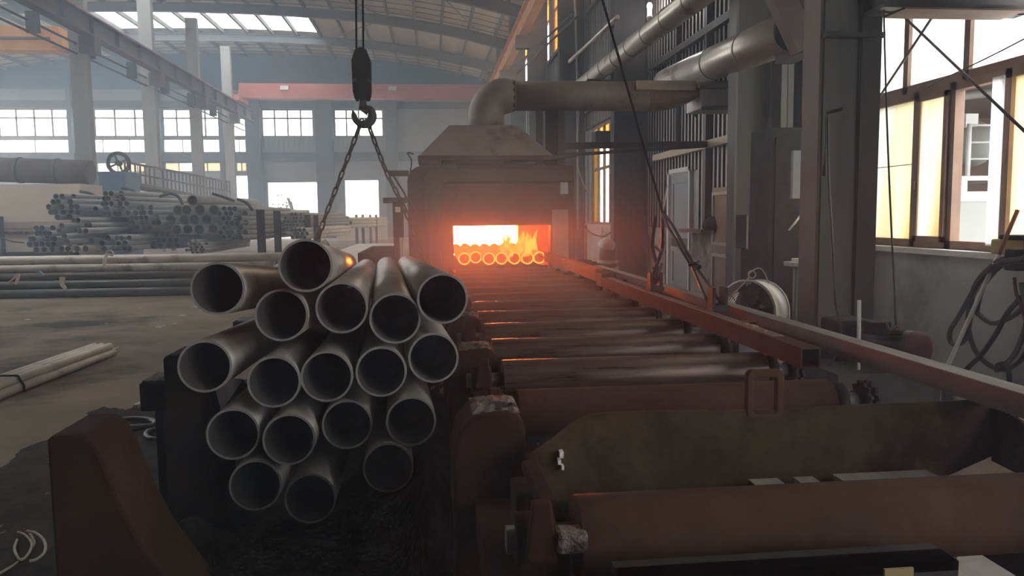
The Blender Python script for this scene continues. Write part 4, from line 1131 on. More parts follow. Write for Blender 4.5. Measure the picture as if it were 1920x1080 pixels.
# ================================================================== distant pipe heap
def bundle(px, py, Y, n, r, spread, mat, label, L=6.0, seed=0, flat=1.0, dx=0.0, ri=.8, jag=.5):
    """hexagonal bundle of pipes seen end-on, centred at a point of the heap"""
    rs = random.Random(seed); c = atY(px, py, Y); pts = []
    R = int(math.sqrt(n))+3
    for i in range(-R, R+1):
        for j in range(-R, R+1):
            x = (i+.5*(j % 2))*2.02*r; z = j*1.75*r
            pts.append((math.hypot(x*flat, z), x, z))
    pts.sort(); 
    me = MB().tube((0, 0, 0), (0, L, 0), r, r*ri, 14, ['pipe_inside', 'pipe_rim']).mesh('steel_pipe', mat, (0, 0, 0))
    sel = pts[:n]
    zs = sorted({round(q[2], 4) for q in sel}, reverse=True)
    for _, x, z in sel:
        row = sorted(q[1] for q in sel if abs(q[2]-z) < 1e-4)
        lab = '%s, %s row, %s along' % (label, ordn[min(11, zs.index(round(z, 4)))], ordn[min(11, row.index(x))])
        zz = c.z+z
        if zz - r < 0: zz = r
        o = bpy.data.objects.new('steel_pipe', me)
        link(o, None, (c.x+x, Y+rs.uniform(-jag, jag)*.5, zz)); o.rotation_euler = (0, 0, math.radians(dx)+rs.uniform(-.008, .008))
        tag(o, lab, 'pipe', 'pipes of the far heap')
bundle(122, 388, 24.5, 20, .088, 0, 'stock_heap', 'dark pipe of the far heap, upper outer bundle', seed=1, dx=-5)
bundle(82, 448, 24.0, 20, .09, 0, 'stock_heap', 'dark pipe of the far heap, low outermost bundle', seed=2, dx=-4)
bundle(212, 382, 24.8, 20, .088, 0, 'stock_heap', 'steel pipe of the far heap, upper middle bundle', seed=3, dx=-6)
bundle(268, 408, 24.4, 22, .085, 0, 'stock_heap', 'ring-ended pipe of the far heap, centre bundle', seed=4, flat=.7, dx=-5)
bundle(160, 432, 24.2, 30, .085, 0, 'stock_heap', 'loose pipe of the far heap, uneven middle', seed=5, flat=.62, jag=2.4, dx=-7)
bundle(140, 466, 23.6, 9, .09, 0, 'stock_pale', 'pale short pipe at the foot of the far heap', seed=6, flat=.5, L=3, dx=-8)
bundle(225, 455, 24.2, 18, .085, 0, 'stock_heap', 'steel pipe of the far heap, low middle', seed=12, flat=.55, jag=1.2, dx=-6)
bundle(366, 412, 25.0, 14, .17, 0, 'stock_heap', 'wide dark pipe of the far heap, thick bundle', seed=7, dx=-5)
bundle(310, 450, 25.0, 16, .10, 0, 'stock_dark', 'dark pipe of the far heap below thick bundle', seed=13, flat=.5, dx=-5)
bundle(437, 418, 25.2, 30, .085, 0, 'stock_heap', 'slim dark pipe beside the nearest rack post', seed=8, flat=1.25, dx=-6)
bundle(368, 463, 24.4, 22, .05, 0, 'pipe_mouth', 'small bright ended tube low in the far heap', seed=9, flat=.62, ri=.6)
bundle(478, 420, 27.5, 20, .085, 0, 'stock_pale', 'pale pipe in tall stack behind rack posts', seed=10, flat=1.5, dx=-9)
bundle(555, 415, 28.5, 26, .07, 0, 'stock_heap', 'thin pipe in bundle beyond the rack posts', seed=11, flat=.75, ri=.6, dx=-8)
bundle(560, 438, 26.5, 14, .07, 0, 'stock_pale', 'thin pale pipe low between the rack posts', seed=14, flat=.45, dx=-8)
bundle(640, 418, 38, 14, .10, 0, 'stock_pale', 'pale pipe of flat stack near the gateways', seed=15, flat=.35, dx=-14)
# straps over the bundles
for i, pts in enumerate((((300, 372), (318, 366), (335, 372), (345, 392)), ((398, 366), (418, 372), (440, 380)), ((445, 376), (463, 384), (474, 398)), ((150, 362), (170, 366), (186, 376)), ((228, 356), (250, 360), (265, 378)))):
    Y = 26.0
    cable('lashing_strap', [atY(x, y, Y) + Vector((0, 0, .05)) for x, y in pts], .05, 'rubber_black', 'dark lashing over the far heap, %s counted from the rack posts' % ordn[[2, 1, 0, 4, 3][i]], 'strap', 5, 'lashings of the far heap')
# rack posts
for i, (px, py0, py1, Y, wpx) in enumerate(((488, 393, 480, 23.0, 13), (519, 396, 480, 23.0, 11), (576, 403, 470, 27, 10), (592, 404, 470, 27, 8), (668, 402, 440, 42, 5), (680, 402, 440, 42, 5), (694, 402, 440, 42, 4), (705, 402, 440, 42, 4))):
    a = atY(px, py0, Y); wd = wpx*Y/1450/2
    tag(MB().box(a.x-wd, a.x+wd, Y-.08, Y+.08, 0, a.z).build('rack_post', 'rust_dark' if i < 4 else 'stock_brown'), 'upright steel rack post among the far pipes, %s counting towards the furnace' % ordn[i], 'post', 'rack posts by the far pipes')
# ================================================================== things by the window wall
# axial fan
t = thing('axial_fan', 'white drum axial fan with a wire grille behind the rail', 'fan', (2.75, 7.0, 0))
fc = atY(1412, 584, 7.0); ax = Vector((-.80, -.60, .06)).normalized(); R0 = .29
a_, b_, d_ = MB().frame(ax)
MB().lathe(fc-ax*.13, ax, [(0, R0+.015), (.012, R0+.015), (.014, R0), (.24, R0), (.245, R0+.015), (.26, R0+.015), (.26, R0-.012), (.0, R0-.012), (0, R0+.015)], 48).build('drum', 'white_paint', t)
m = MB()
for k in range(1, 15):
    rr_ = R0*k/14.5; c = fc+ax*(.13+.02*(1-(k/14.5)**2))
    m.path([c+(a_*math.cos(2*PI*i/32)+b_*math.sin(2*PI*i/32))*rr_ for i in range(32)], .003, 4, closed=True)
for k in range(6):
    an = PI*k/6+.3
    m.path([fc+ax*.14+(a_*math.cos(an)+b_*math.sin(an))*R0*s for s in (-1, -.5, 0, .5, 1)], .004, 4)
m.build('grille', 'dark_steel', t)
fm = MB().cyl(fc-ax*.10, fc+ax*.06, .075, 20).build('fan_motor', 'black_iron', t)
for k in range(6):
    an = 2*PI*k/6; u = a_*math.cos(an)+b_*math.sin(an); v = -a_*math.sin(an)+b_*math.cos(an); c = fc
    m = MB(); m.add([c+u*.06-v*.03+ax*.02, c+u*.06+v*.03-ax*.02, c+u*.26+v*.07-ax*.03, c+u*.26-v*.06+ax*.03], [(0, 1, 2, 3)]); m.add([p+ax*.004 for p in [c+u*.06-v*.03+ax*.02, c+u*.06+v*.03-ax*.02, c+u*.26+v*.07-ax*.03, c+u*.26-v*.06+ax*.03]], [(3, 2, 1, 0)])
    m.build('blade', 'black_iron', fm)
for s in (-1, 1):
    q = fc + a_*s*.22
    MB().path([q+Vector((0, 0, -.15)), (q.x, q.y, .02)], .016, 8).build('stand_leg', 'dark_steel', t)
MB().bar((fc.x-.25, fc.y, .02), (fc.x+.25, fc.y, .02), .05, .04).build('stand_foot', 'dark_steel', t)
w3 = lambda *pts: [atY(px, py, 6.85) for px, py in pts]
MB().path(smooth_pts(w3((1374, 552), (1392, 534), (1404, 520), (1403, 512), (1410, 508), (1417, 514), (1411, 522), (1403, 516), (1412, 507), (1424, 503), (1434, 513), (1441, 531)), 5), .006, 6).build('wire_tie', 'rope_pale', t)

# electric motor with gearbox
t = thing('electric_motor', 'dusty electric motor with a red fan cover under the window', 'motor', (3.1, 5.1, 0))
mc = atY(1712, 655, 5.0); ax = Vector((.50, -.87, 0)).normalized()
MB().lathe(mc-ax*.36, ax, [(0, .06), (0, .115), (.02, .12), (.30, .12), (.31, .128), (.36, .128)], 32).build('motor_body', 'dark_steel', t)
MB().lathe(mc, ax, [(0, .128), (.05, .126), (.085, .10), (.10, .05), (.10, 0)], 32).build('fan_cover', 'motor_red', t)
a_, b_, d_ = MB().frame(ax)
m = MB()
for k in range(24):
    an = 2*PI*k/24; u = a_*math.cos(an)+b_*math.sin(an); m.bar(mc-ax*.32+u*.122, mc-ax*.04+u*.122, .006, .016, up=u)
m.build('cooling_fins', 'dark_steel', t)
MB().box(mc.x-.27, mc.x-.13, mc.y+.05, mc.y+.18, mc.z+.10, mc.z+.19).build('terminal_box', 'black_iron', t, bevel=.01)
q = mc-ax*.5; MB().box(q.x-.14, q.x+.14, q.y-.13, q.y+.14, mc.z-.18, mc.z+.17).build('gearbox', 'black_iron', t, bevel=.03)
MB().box(mc.x-.62, mc.x+.12, mc.y-.14, mc.y+.42, 0, mc.z-.13).build('motor_stand', 'dark_steel', t)
MB().path(smooth_pts([atY(1640, 612, 5.1), atY(1652, 604, 5.1), atY(1662, 607, 5.05), atY(1668, 618, 5.0), atY(1682, 612, 5.0)], 5), .008, 6).build('motor_lead', 'rubber_black', t)

a, b = atY(1611, 563, 5.0), atY(1610, 716, 5.0)
tag(MB().path([a, a.lerp(b, .6), b, (b.x, b.y+.02, b.z-.02)], [.013, .013, .009, .009], 8).build('steel_rod', 'white_paint'), 'thin pale upright rod between the broad column and sprocket', 'rod')
cable('power_cable', [atY(1657, 18, 5.6), atY(1662, 200, 5.55), atY(1670, 400, 5.4), atY(1680, 610, 5.1)], .007, 'rubber_black', 'thin cable hanging from the cross beam down to the motor')
# conduit on the big column
t = thing('bent_conduit', 'bent dark conduit with a drooping cable on the broad column', 'conduit', atX(1565, 700, 2.88))
MB().path([atX(1579, 204, 2.94), atX(1552, 211, 2.9), atX(1551, 218, 2.88), atX(1547, 300, 2.88), atX(1545, 330, 2.88)], .013, 8).build('conduit', 'dark_steel', t)
MB().path(smooth_pts([atX(1552, 215, 2.87), atX(1553, 330, 2.85), atX(1559, 430, 2.84), atX(1566, 560, 2.82), atX(1573, 655, 2.8), (2.8, 5.6, .02)], 6), .009, 6).build('cable', 'rubber_black', t)
# window bracing and wires
for i, (p, q, r, lab, nm_) in enumerate((((1685, 22), (1925, 250), .012, 'thin brown brace falling across the window towards the wall', 'brace_rod'), ((1756, 20), (1640, 195), .012, 'thin brown brace rising from the broad column across the upper panes', 'brace_rod'))):
    tag(MB().cyl(atX(*p, 4.35), atX(*q, 4.35), r, 8).build(nm_, 'stock_brown'), lab, 'brace', 'window cross braces')
cable('power_cable', [atX(1738, 163, 4.5), atX(1800, 133, 4.5), atX(1860, 104, 4.5), atX(1930, 68, 4.5)], .006, 'rubber_black', 'thin wire slanting across the upper window panes')

# yellow box on the sill, pole and hose coil
t = thing('tool_case', 'torn yellow case lying on the window sill', 'case', atX(1893, 475, 4.62))
a, b = atX(1862, 478, 4.5), atX(1925, 446, 4.5)
MB().box(4.47, 4.70, b.y, a.y, a.z+.01, a.z+.13).build('case_body', 'yellow_box', t, bevel=.015)
MB().box(4.46, 4.69, b.y-.02, a.y-.10, a.z+.13, a.z+.165).build('case_lid', 'black_iron', t, bevel=.01)
t = thing('leaning_pole', 'long pale pole with an ochre tip leaning in the corner', 'pole', atX(1784, 668, 4.1))
a, b, c = atY(1908, 394, 5.5), atY(1872, 478, 5.5), atY(1775, 690, 5.35)
MB().path([a, b], .016, 8).build('pole_tip', 'crane_orange', t)
MB().path([b, c, c+(c-b)*.45], .016, 8).build('pole_shaft', 'white_paint', t)
hx = lambda *pts, dx=0: [atX(px, py, 4.28+dx) for px, py in pts]
t = thing('hose_coil', 'thick black hose hung in big loops under the window', 'hose', atX(1880, 700, 4.3))
loops = [([(1925, 480), (1870, 490), (1830, 540), (1815, 600), (1830, 660), (1870, 692), (1910, 680), (1935, 640)], .0),
         ([(1925, 490), (1880, 497), (1845, 535), (1832, 580), (1838, 592), (1860, 606), (1885, 600), (1910, 585), (1930, 560)], -.03),
         ([(1925, 484), (1872, 494), (1835, 530), (1800, 590), (1782, 620), (1782, 640), (1795, 646), (1812, 632), (1820, 590), (1826, 540), (1860, 500), (1925, 487)], -.06),
         ([(1928, 545), (1890, 585), (1868, 625), (1840, 665), (1810, 695), (1790, 730)], -.04),
         ([(1915, 530), (1925, 600), (1905, 660), (1880, 687), (1868, 694), (1872, 684), (1888, 686), (1893, 715), (1890, 760), (1880, 800)], -.08)]
for pts, dx in loops: MB().path(smooth_pts(hx(*pts, dx=dx), 6), .019, 8).build('hose_loop', 'rubber_black', t)
q = atX(1912, 492, 4.3); MB().box(q.x-.08, q.x+.30, q.y-.06, q.y+.06, q.z-.06, q.z+.10).build('wall_hook', 'black_iron', t, bevel=.01)
MB().path(smooth_pts(hx((1902, 520), (1905, 548), (1915, 575), (1922, 600), dx=-.1), 5), .012, 6).build('red_lead', 'motor_red', t)
# pale scraps on the floor there
rs = random.Random(11)
tag(MB().path(smooth_pts([atZ(1760+55*rs.random(), 728+15*rs.random(), .03+.05*rs.random()) for _ in range(16)], 4), .012, 6).build('rope_tangle', 'rope_pale'), 'tangle of pale rope on the floor by the rail', 'rope')
def sheet(name, label, cx_, cy_, sx_, sy_, mat, seed, amp=.015, z=.03, cat='sheet', n=12):
    r = random.Random(seed); vs = []
    for i in range(n+1):
        for j in range(n+1): vs.append((cx_+sx_*(i/n-.5)+.02*r.uniform(-1, 1), cy_+sy_*(j/n-.5)+.02*r.uniform(-1, 1), z+amp*r.uniform(-1, 1)))
    m = MB().add(vs, [(i*(n+1)+j, (i+1)*(n+1)+j, (i+1)*(n+1)+j+1, i*(n+1)+j+1) for i in range(n) for j in range(n)])
    return tag(m.build(name, mat), label, cat)
p = atZ(1895, 800, 0); sheet('crumpled_sheet', 'crumpled pale sheet on the floor beside the rail end', p.x+.1, p.y, 1.0, 1.6, 'paper_pale', 2)
p = atZ(1890, 1040, .15); sheet('floor_plate', 'pale floor plate at the near end of the roller table', p.x+.25, p.y, .8, .6, 'old_concrete', 3, amp=.003, z=.02, cat='plate')

# electrical cabinet and clutter beside the grey column
t = thing('control_cabinet', 'open dark control cabinet beside the grey column', 'cabinet', atY(1425, 470, 8.6))
a, b = atY(1402, 403, 8.6), atY(1446, 466, 8.6)
MB().box(a.x, b.x, 8.6, 8.95, b.z, a.z).build('cabinet_body', 'black_iron', t, bevel=.008)
MB().box(a.x-.012, a.x+.035, 8.55, 8.6, b.z, a.z).build('cabinet_door', 'stock_pale', t)
q = atY(1430, 423, 8.59); MB().box(q.x-.09, q.x+.09, 8.575, 8.60, q.z-.025, q.z+.03).build('terminal_strip', 'grey_plaster', t)
MB().box(a.x+.05, b.x-.05, 8.65, 8.9, 0, b.z).build('cabinet_stand', 'black_iron', t)
t = thing('dark_locker', 'tall dark locker between the two grey columns', 'locker', (3.75, 7.6, 0))
a, b = atY(1440, 470, 8.0), atY(1500, 205, 8.0)
MB().box(a.x, b.x+.1, 8.0, 8.5, 0, 2.35).build('locker_body', 'black_iron', t)
MB().box(a.x+.06, b.x, 7.985, 8.0, .2, 2.25).build('locker_door', 'black_iron', t)
a, b = atY(1488, 282, 7.4), atY(1506, 372, 7.4)
tag(MB().box(a.x, b.x+.05, 7.4, 7.45, b.z, a.z).build('wall_panel', 'column_grey'), 'small pale panel peeping out behind the broad column', 'panel')
t = thing('iron_stand', 'grey cast iron stand with a flat head behind the fan', 'stand', atY(1492, 620, 6.75))
a = atY(1489, 495, 6.7); MB().box(a.x-.055, a.x+.09, 6.62, 6.8, a.z-.02, a.z+.02).build('head', 'grey_plaster', t, bevel=.006)
MB().box(a.x-.0, a.x+.07, 6.66, 6.76, a.z+.02, a.z+.05).build('head_block', 'stock_pale', t, bevel=.006)
MB().cyl((a.x+.03, 6.71, 0), (a.x+.03, 6.71, a.z-.02), .03, 14).build('stem', 'column_grey', t)
tag(MB().cyl(atY(1479, 432, 7.6), atY(1501, 404, 7.6), .012, 8).build('steel_rod', 'stock_pale'), 'short pale rod slanting by the dark locker', 'rod')
# corrugated scraps between columns
t = thing('sheet_offcut', 'upright corrugated sheet offcuts between the two grey columns', 'sheet', atY(1480, 240, 8.4))
for px in (1467, 1479):
    a, b = atY(px, 108, 8.9), atY(px+8, 235, 8.9); MB().box(a.x, b.x, 8.9, 8.92, 0, a.z).build('strip', 'column_grey', t)
# bundle on the ledge, pump by the window
a = atX(1336, 425, 4.45)
mound_z = a.z
m = MB().lathe((4.44, a.y, 1.19), (0, 0, 1), [(0, 0), (0, .13), (.06, .17), (.14, .13), (.20, .06), (.22, 0)], 12)
tag(m.build('rag_bundle', 'black_iron'), 'dark bundle of rags on the ledge beside the plywood door', 'bundle')
tag(MB().box(XR-.3, XR-.10, 12.05, 13.2, 1.13, 1.19).build('ledge_board', 'plywood'), 'brown ledge board beside the grey door', 'board')
t = thing('gas_pump', 'small upright pump with a white cap below the yellow window', 'pump', atY(1140, 495, 14.6))
a = atY(1140, 490, 14.6); z0 = 0
for zz0, zz1, r, mt in ((0, .36, .15, 'black_iron'), (.36, .44, .2, 'stock_pale'), (.44, .52, .16, 'black_iron'), (.52, .58, .2, 'stock_pale'), (.58, .84, .17, 'dark_steel')):
    MB().cyl((a.x, 14.6, zz0), (a.x, 14.6, zz1), r, 18).build('pump_ring' if r > .18 else 'pump_body', mt, t)
MB().lathe((a.x-.04, 14.55, .84), (.2, -.4, 1), [(0, .17), (.08, .16), (.14, .1), (.16, 0)], 16).build('cap', 'white_paint', t)
cable('power_cable', [atX(1092, 418, 4.5), atX(1105, 435, 4.5), atX(1128, 443, 4.5), atX(1145, 435, 4.5), atX(1155, 424, 4.5)], .02, 'rubber_black', 'cable sagging below the yellow window sill')
cable('power_cable', [atY(1086, 200, 15), atY(1083, 300, 15), atY(1092, 340, 15), atY(1102, 362, 15)], .012, 'rope_pale', 'pale thin cable hanging beside the yellow window')
cable('power_cable', [atY(1296, 200, 13), atY(1312, 235, 13), atY(1322, 262, 13)], .012, 'rubber_black', 'thin dark cable dropping to the tilted plank')
rs = random.Random(5)
for i in range(5):
    p = atY(1098+9*i, 486+3*i, 9.0)
    o = MB().box(p.x-.07, p.x+.07, 9-.05, 9.05, .0, p.z-.01).build('scrap_block', 'rust_dark', bevel=.01)
    tag(o, 'dark scrap block beyond the reddish guide bar, %s from the furnace' % ordn[i], 'scrap', 'scrap blocks by the furnace')

# control post at the furnace
t = thing('control_post', 'dark control post with a small glass gauge beside the furnace', 'control post', atY(744, 505, 9.3))
a, b = atY(736, 378, 9.3), atY(757, 445, 9.3)
MB().box(a.x, b.x, 9.25, 9.4, b.z, a.z).build('post_head', 'black_iron', t, bevel=.01)
q0, q1 = atY(741, 388, 9.24), atY(751, 398, 9.24); MB().box(q0.x, q1.x, 9.24, 9.26, q1.z, q0.z).build('gauge', 'paper_pale', t)
MB().prism([(a.x-.0, b.z), (b.x-.01, b.z), (b.x-.03, 0), (a.x+.06, 0)], lambda u, v, w_: (u, w_, v), 9.28, 9.36).build('post_stem', 'dark_steel', t)
MB().box(b.x-.045, b.x-.015, 9.22, 9.26, .2, b.z).build('pale_strip', 'stock_pale', t)
# trough behind the far pipe ends, low tarpaulin heaps
t = thing('quench_trough', 'low dark trough behind the far ends of the big pile', 'trough', (-.9, 10.8, 0))
a, b = atY(672, 474, 10.6), atY(738, 474, 10.6)
MB().ring([(a.x, 10.5), (b.x, 10.5), (b.x, 13.0), (a.x, 13.0)], [(a.x+.04, 10.54), (b.x-.04, 10.54), (b.x-.04, 12.96), (a.x+.04, 12.96)], lambda u, v, w_: (u, v, w_), 0, a.z).build('trough_wall', 'rust_dark', t)
MB().box(a.x+.04, b.x-.04, 10.54, 12.96, 0, a.z-.1).build('trough_fill', 'mill_scale_dirt', t)
mound('tarpaulin', 'grey crumpled tarpaulin heap behind the topmost pipe', -4.4, -1.9, 17.5, 21.5, lambda x, y: .42*g(x, -3.2, .8)*g(y, 19.5, 1.2), seed=21, amp=.16, n=20, mat='tarp_grey')
mound('tarpaulin', 'dark tarpaulin heap before the flat pale stack', -4.6, -2.3, 22, 25.5, lambda x, y: .55*g(x, -3.3, .7)*g(y, 24, 1.0), seed=22, amp=.18, n=18, mat='stock_dark')
for o in bpy.data.objects:
    if o.name.startswith('tarpaulin'): o['category'] = 'tarpaulin'; o['kind'] = 'thing'
a, b = atZ(655, 474, .55), atZ(735, 440, .55)
tag(MB().box(-2.55, -.95, 15.5, 27, 0, .55).build('low_platform', 'stock_pale', bevel=.02), 'low pale flat platform leading to the gateways', 'platform')
a, b = atY(632, 410, 50), atY(726, 440, 50)
tag(MB().box(a.x, b.x, 49.5, 50.5, 0, a.z-.2).build('low_partition', 'beige_wall'), 'low beige partition before the farther gateway', 'partition')

# ================================================================== far left: beige furnace house, duct, blue tank, walkway
t = thing('beige_enclosure', 'beige walled enclosure with a brown band beside the far heap', 'enclosure', (-17, 29, 0))
x1 = atY(155, 400, 27.5).x; zt = atY(60, 345, 27.5).z; z1, z2 = atY(40, 416, 27.5).z, atY(40, 428, 27.5).z; zd = atY(40, 437, 27.5).z
MB().box(-22, x1, 27.5, 29.2, 0, zt).build('wall_block', 'beige_wall', t)
MB().box(-22, x1+.03, 27.44, 27.5, z2, z1).build('brown_strip', 'brown_band', t)
for k in range(12):
    p = atY(4+9*k, 437, 27.4); MB().box(p.x-.05, p.x+.05, 27.40, 27.5, p.z-.05, p.z+.05).build('vent_hole', 'motor_red', t)
MB().box(-22, x1, 27.45, 27.5, 0, atY(40, 478, 27.5).z+.1).build('base_strip', 'rust_dark', t)
q = atY(3, 440, 27.3); MB().box(q.x-.12, q.x+.02, 27.2, 27.45, 0, q.z+.6).build('corner_post', 'dark_column', t)
cable('power_cable', [atY(-2, 443, 27.2), atY(20, 452, 27.2), atY(45, 455, 27.2)], .025, 'rubber_black', 'cable sagging along the beige enclosure')
t = thing('flue_pipe', 'thick blue grey flue pipe lying on the beige enclosure', 'flue pipe', (-15, 28.5, zt))
a, b = atY(-40, 322, 28.3), atY(152, 334, 28.3)
rr_ = .42
MB().path([(a.x-1.5, 28.6, a.z+.1), (a.x, 28.5, a.z+.1), (b.x+.3, 28.4, zt+rr_)], rr_, 20).build('pipe_body', 'crane_grey', t)
for u in (.35, .7):
    p = Vector((a.x, 28.5, a.z+.1)).lerp(Vector((b.x+.3, 28.4, zt+rr_)), u); MB().tube(p-Vector((.05, 0, 0)), p+Vector((.05, 0, 0)), rr_+.03, rr_-.02, 20).build('pipe_band', 'dark_steel', t)
t = thing('blue_tank', 'faded blue tank behind the far heap, below the ring fan', 'tank', (-13, 31, 0))
a, b = atY(182, 322, 30.5), atY(236, 362, 30.5)
MB().box(a.x, b.x, 30.5, 32, 0, a.z).build('tank_body', 'blue_paint', t, bevel=.04)
MB().box(a.x-.05, b.x+.05, 30.45, 32.05, a.z-.12, a.z).build('tank_rim', 'blue_paint', t)
t = thing('ring_fan', 'round ring fan standing on the faded blue tank', 'fan', atY(222, 322, 30.6))
c = atY(222, 306, 30.6)
for k, rq in ((0, .40), (1, .33)):
    MB().path([(c.x+rq*math.cos(2*PI*i/28), 30.6, c.z+rq*math.sin(2*PI*i/28)) for i in range(28)], .05-.02*k, 6, closed=True).build('ring', 'dark_steel', t)
hb_ = MB().cyl((c.x, 30.5, c.z), (c.x, 30.75, c.z), .10, 14).build('hub', 'dark_steel', t)
for k in range(4):
    an = PI*k/2+.4; MB().bar((c.x, 30.62, c.z), (c.x+.36*math.cos(an), 30.62, c.z+.36*math.sin(an)), .07, .02, up=(0, 1, 0)).build('blade', 'dark_steel', hb_)
MB().box(c.x-.2, c.x+.2, 30.5, 30.75, a.z, c.z-.36).build('fan_base', 'dark_steel', t)
# walkway with railing
t = thing('walkway_railing', 'brown walkway with a picketed railing beyond the middle columns', 'railing', (-14, 40, 3))
p0, p1 = atY(236, 345, 33), atY(432, 382, 46); t0, t1 = atY(240, 305, 33), atY(430, 341, 46)
n = 28
for k in range(n+1):
    u = k/n; a = p0.lerp(p1, u); b = t0.lerp(t1, u); MB().box(a.x-.03, a.x+.03, a.y-.03, a.y+.03, a.z, b.z).build('picket', 'stock_brown', t)
MB().bar(t0, t1, .08, .08).build('top_rail', 'stock_brown', t)
MB().bar(t0.lerp(p0, .45), t1.lerp(p1, .45), .06, .06).build('middle_rail', 'stock_brown', t)
MB().bar(p0, p1, .9, .12).build('walkway_deck', 'stock_brown', t)
for u in (.02, .35, .68, .98):
    a = p0.lerp(p1, u); MB().box(a.x-.1, a.x+.1, a.y-.1, a.y+.1, 0, a.z).build('support_leg', 'stock_brown', t)

# ================================================================== on the floor, near
tt = []
a, b = atZ(-5, 728, .06), atZ(192, 657, .06); d = (b-a); a = a-d*.25; d = b-a; L = d.length
me = MB().tube((0, 0, 0), (0, 0, L), .038, .030, 20).mesh('steel_pipe', 'stock_pale', (0, 0, 0))
q = d.to_track_quat('Z', 'Y').to_euler(); sdv = d.normalized().cross(Vector((0, 0, 1)))
spots = [(-.117, .038), (-.039, .038), (.039, .038), (.117, .038), (-.078, .104), (0, .104), (.078, .104)]
for i, (s, z) in enumerate(spots):
    o = bpy.data.objects.new('steel_pipe', me); link(o, None, (a.x+sdv.x*s, a.y+sdv.y*s, z)); o.rotation_euler = q
    tag(o, 'thin pale pipe of the tied bundle on the floor, %s layer, %s from the viewer' % ('lower' if i < 4 else 'upper', ['fourth', 'third', 'second', 'first', 'third', 'second', 'first'][i]), 'pipe', 'tied bundle of thin pipes on the floor')
t = thing('bundle_strap', 'dark strap round the thin pipe bundle on the floor', 'strap', atZ(12, 738, 0))
p = a + d*.24; 
MB().path([p+sdv*s+Vector((0, 0, z)) for s, z in ((-.165, -.055), (-.165, .0), (-.12, .085), (0, .09), (.12, .085), (.165, .0), (.165, -.055))], .010, 6).build('strap_band', 'rubber_black', t)
# straps, wire rings, scraps
t = thing('strapping_coil', 'loose coil of thin pale strapping on the floor by the nearest stanchion', 'strapping', atZ(60, 1025, 0))
fl = lambda pts, z=.02: [atZ(px, py, z) for px, py in pts]
MB().path(smooth_pts(fl([(33, 998), (48, 1004), (60, 1020), (52, 1040), (38, 1050), (27, 1030), (32, 1012)]), 6), .006, 6).build('strap_loop', 'rope_pale', t)
MB().path(smooth_pts(fl([(50, 996), (68, 1000), (83, 1014), (84, 1034), (70, 1048), (55, 1052)], .05), 6), .006, 6).build('strap_loop', 'rope_pale', t)
MB().path(smooth_pts(fl([(55, 998), (64, 1022), (40, 1050), (5, 1072), (-20, 1085)], .01), 6), .006, 6).build('strap_loop', 'rope_pale', t)
def ringthing(px, py, rx, ry, r, lab, z=.03):
    pts = [atZ(px+rx*math.cos(2*PI*i/24), py+ry*math.sin(2*PI*i/24), z) for i in range(24)]
    tag(MB().path(pts, r, 6, closed=True).build('wire_ring', 'dark_steel'), lab, 'ring', 'wire rings on the floor')
ringthing(253, 793, 38, 8, .018, 'flat dark wire ring on the floor between the two floor side stanchions')
ringthing(292, 814, 19, 9, .014, 'small wire ring lying against the second floor side stanchion')
p = atZ(259, 764, 0); tag(MB().box(p.x-.02, p.x+.02, p.y-.05, p.y+.05, 0, .035).build('metal_scrap', 'pipe_mouth', bevel=.006), 'small shiny metal scrap on the dark floor', 'scrap')
a, b = atZ(437, 618, 0), atZ(475, 612, 0)
t = thing('timber_block', 'dark timber block with a pale top on the floor behind the pile', 'block', a)
MB().box(a.x, b.x+.1, a.y, a.y+.5, 0, .10).build('block_body', 'black_iron', t)
MB().box(a.x+.02, b.x+.08, a.y+.03, a.y+.47, .10, .115).build('pale_top', 'rust_crust', t)
p = atY(412, 742, 3.9); tag(MB().bar((p.x-.06, 3.8, p.z-.12), (p.x+.04, 4.0, p.z+.05), .16, .05).build('packing_plate', 'stock_brown'), 'bent grey plate wedged under the jutting pipe', 'plate')
p = atY(424, 758, 3.7)
rs = random.Random(9)
for i in range(12):
    px, py = rs.uniform(10, 420), rs.uniform(575, 660); p = atZ(px, py, 0); s = rs.uniform(.015, .05)
    tag(MB().prism([(p.x-s, p.y-s*.4), (p.x+s*.6, p.y-s*.7), (p.x+s, p.y+s*.5), (p.x-s*.3, p.y+s*.8)], lambda u, v, w_: (u, v, w_), .001, .006).build('paper_scrap', 'paper_pale'), 'tiny pale scrap lying on the open floor', 'scrap', 'pale scraps scattered on the floor')
MBf = MB()

# ================================================================== outside the windows
t = thing('process_vessel', 'pale round vessel with a control box seen through the open window', 'vessel', atY(1815, 320, 17))
c = atY(1812, 270, 17)
MB().lathe((c.x, 17, c.z-.55), (0, 0, 1), [(0, 0), (.02, .2), (.12, .40), (.3, .5), (.8, .5), (.98, .40), (1.08, .2), (1.1, 0)], 28).build('vessel_body', 'tank_grey', t)
q0, q1 = atY(1806, 214, 16.4), atY(1828, 238, 16.4); MB().box(q0.x, q1.x, 16.3, 16.6, q1.z, q0.z).build('control_box', 'white_paint', t)
MB().path([atY(1783, 250, 17), atY(1783, 190, 17), atY(1790, 182, 17), atY(1840, 176, 17), atY(1900, 168, 17)], .10, 10).build('outlet_pipe', 'tank_grey', t)
z0_, z1_ = atY(1815, 378, 16).z, atY(1815, 330, 16).z
pl = thing('equipment_plinth', 'stained white concrete plinth outside the open window', 'plinth', atY(1815, 400, 17))
x0, x1 = atY(1760, 350, 16).x, atY(1935, 350, 16).x
MB().box(x0, x1, 16, 20, 0, z0_).build('plinth_base', 'ground_out', pl)
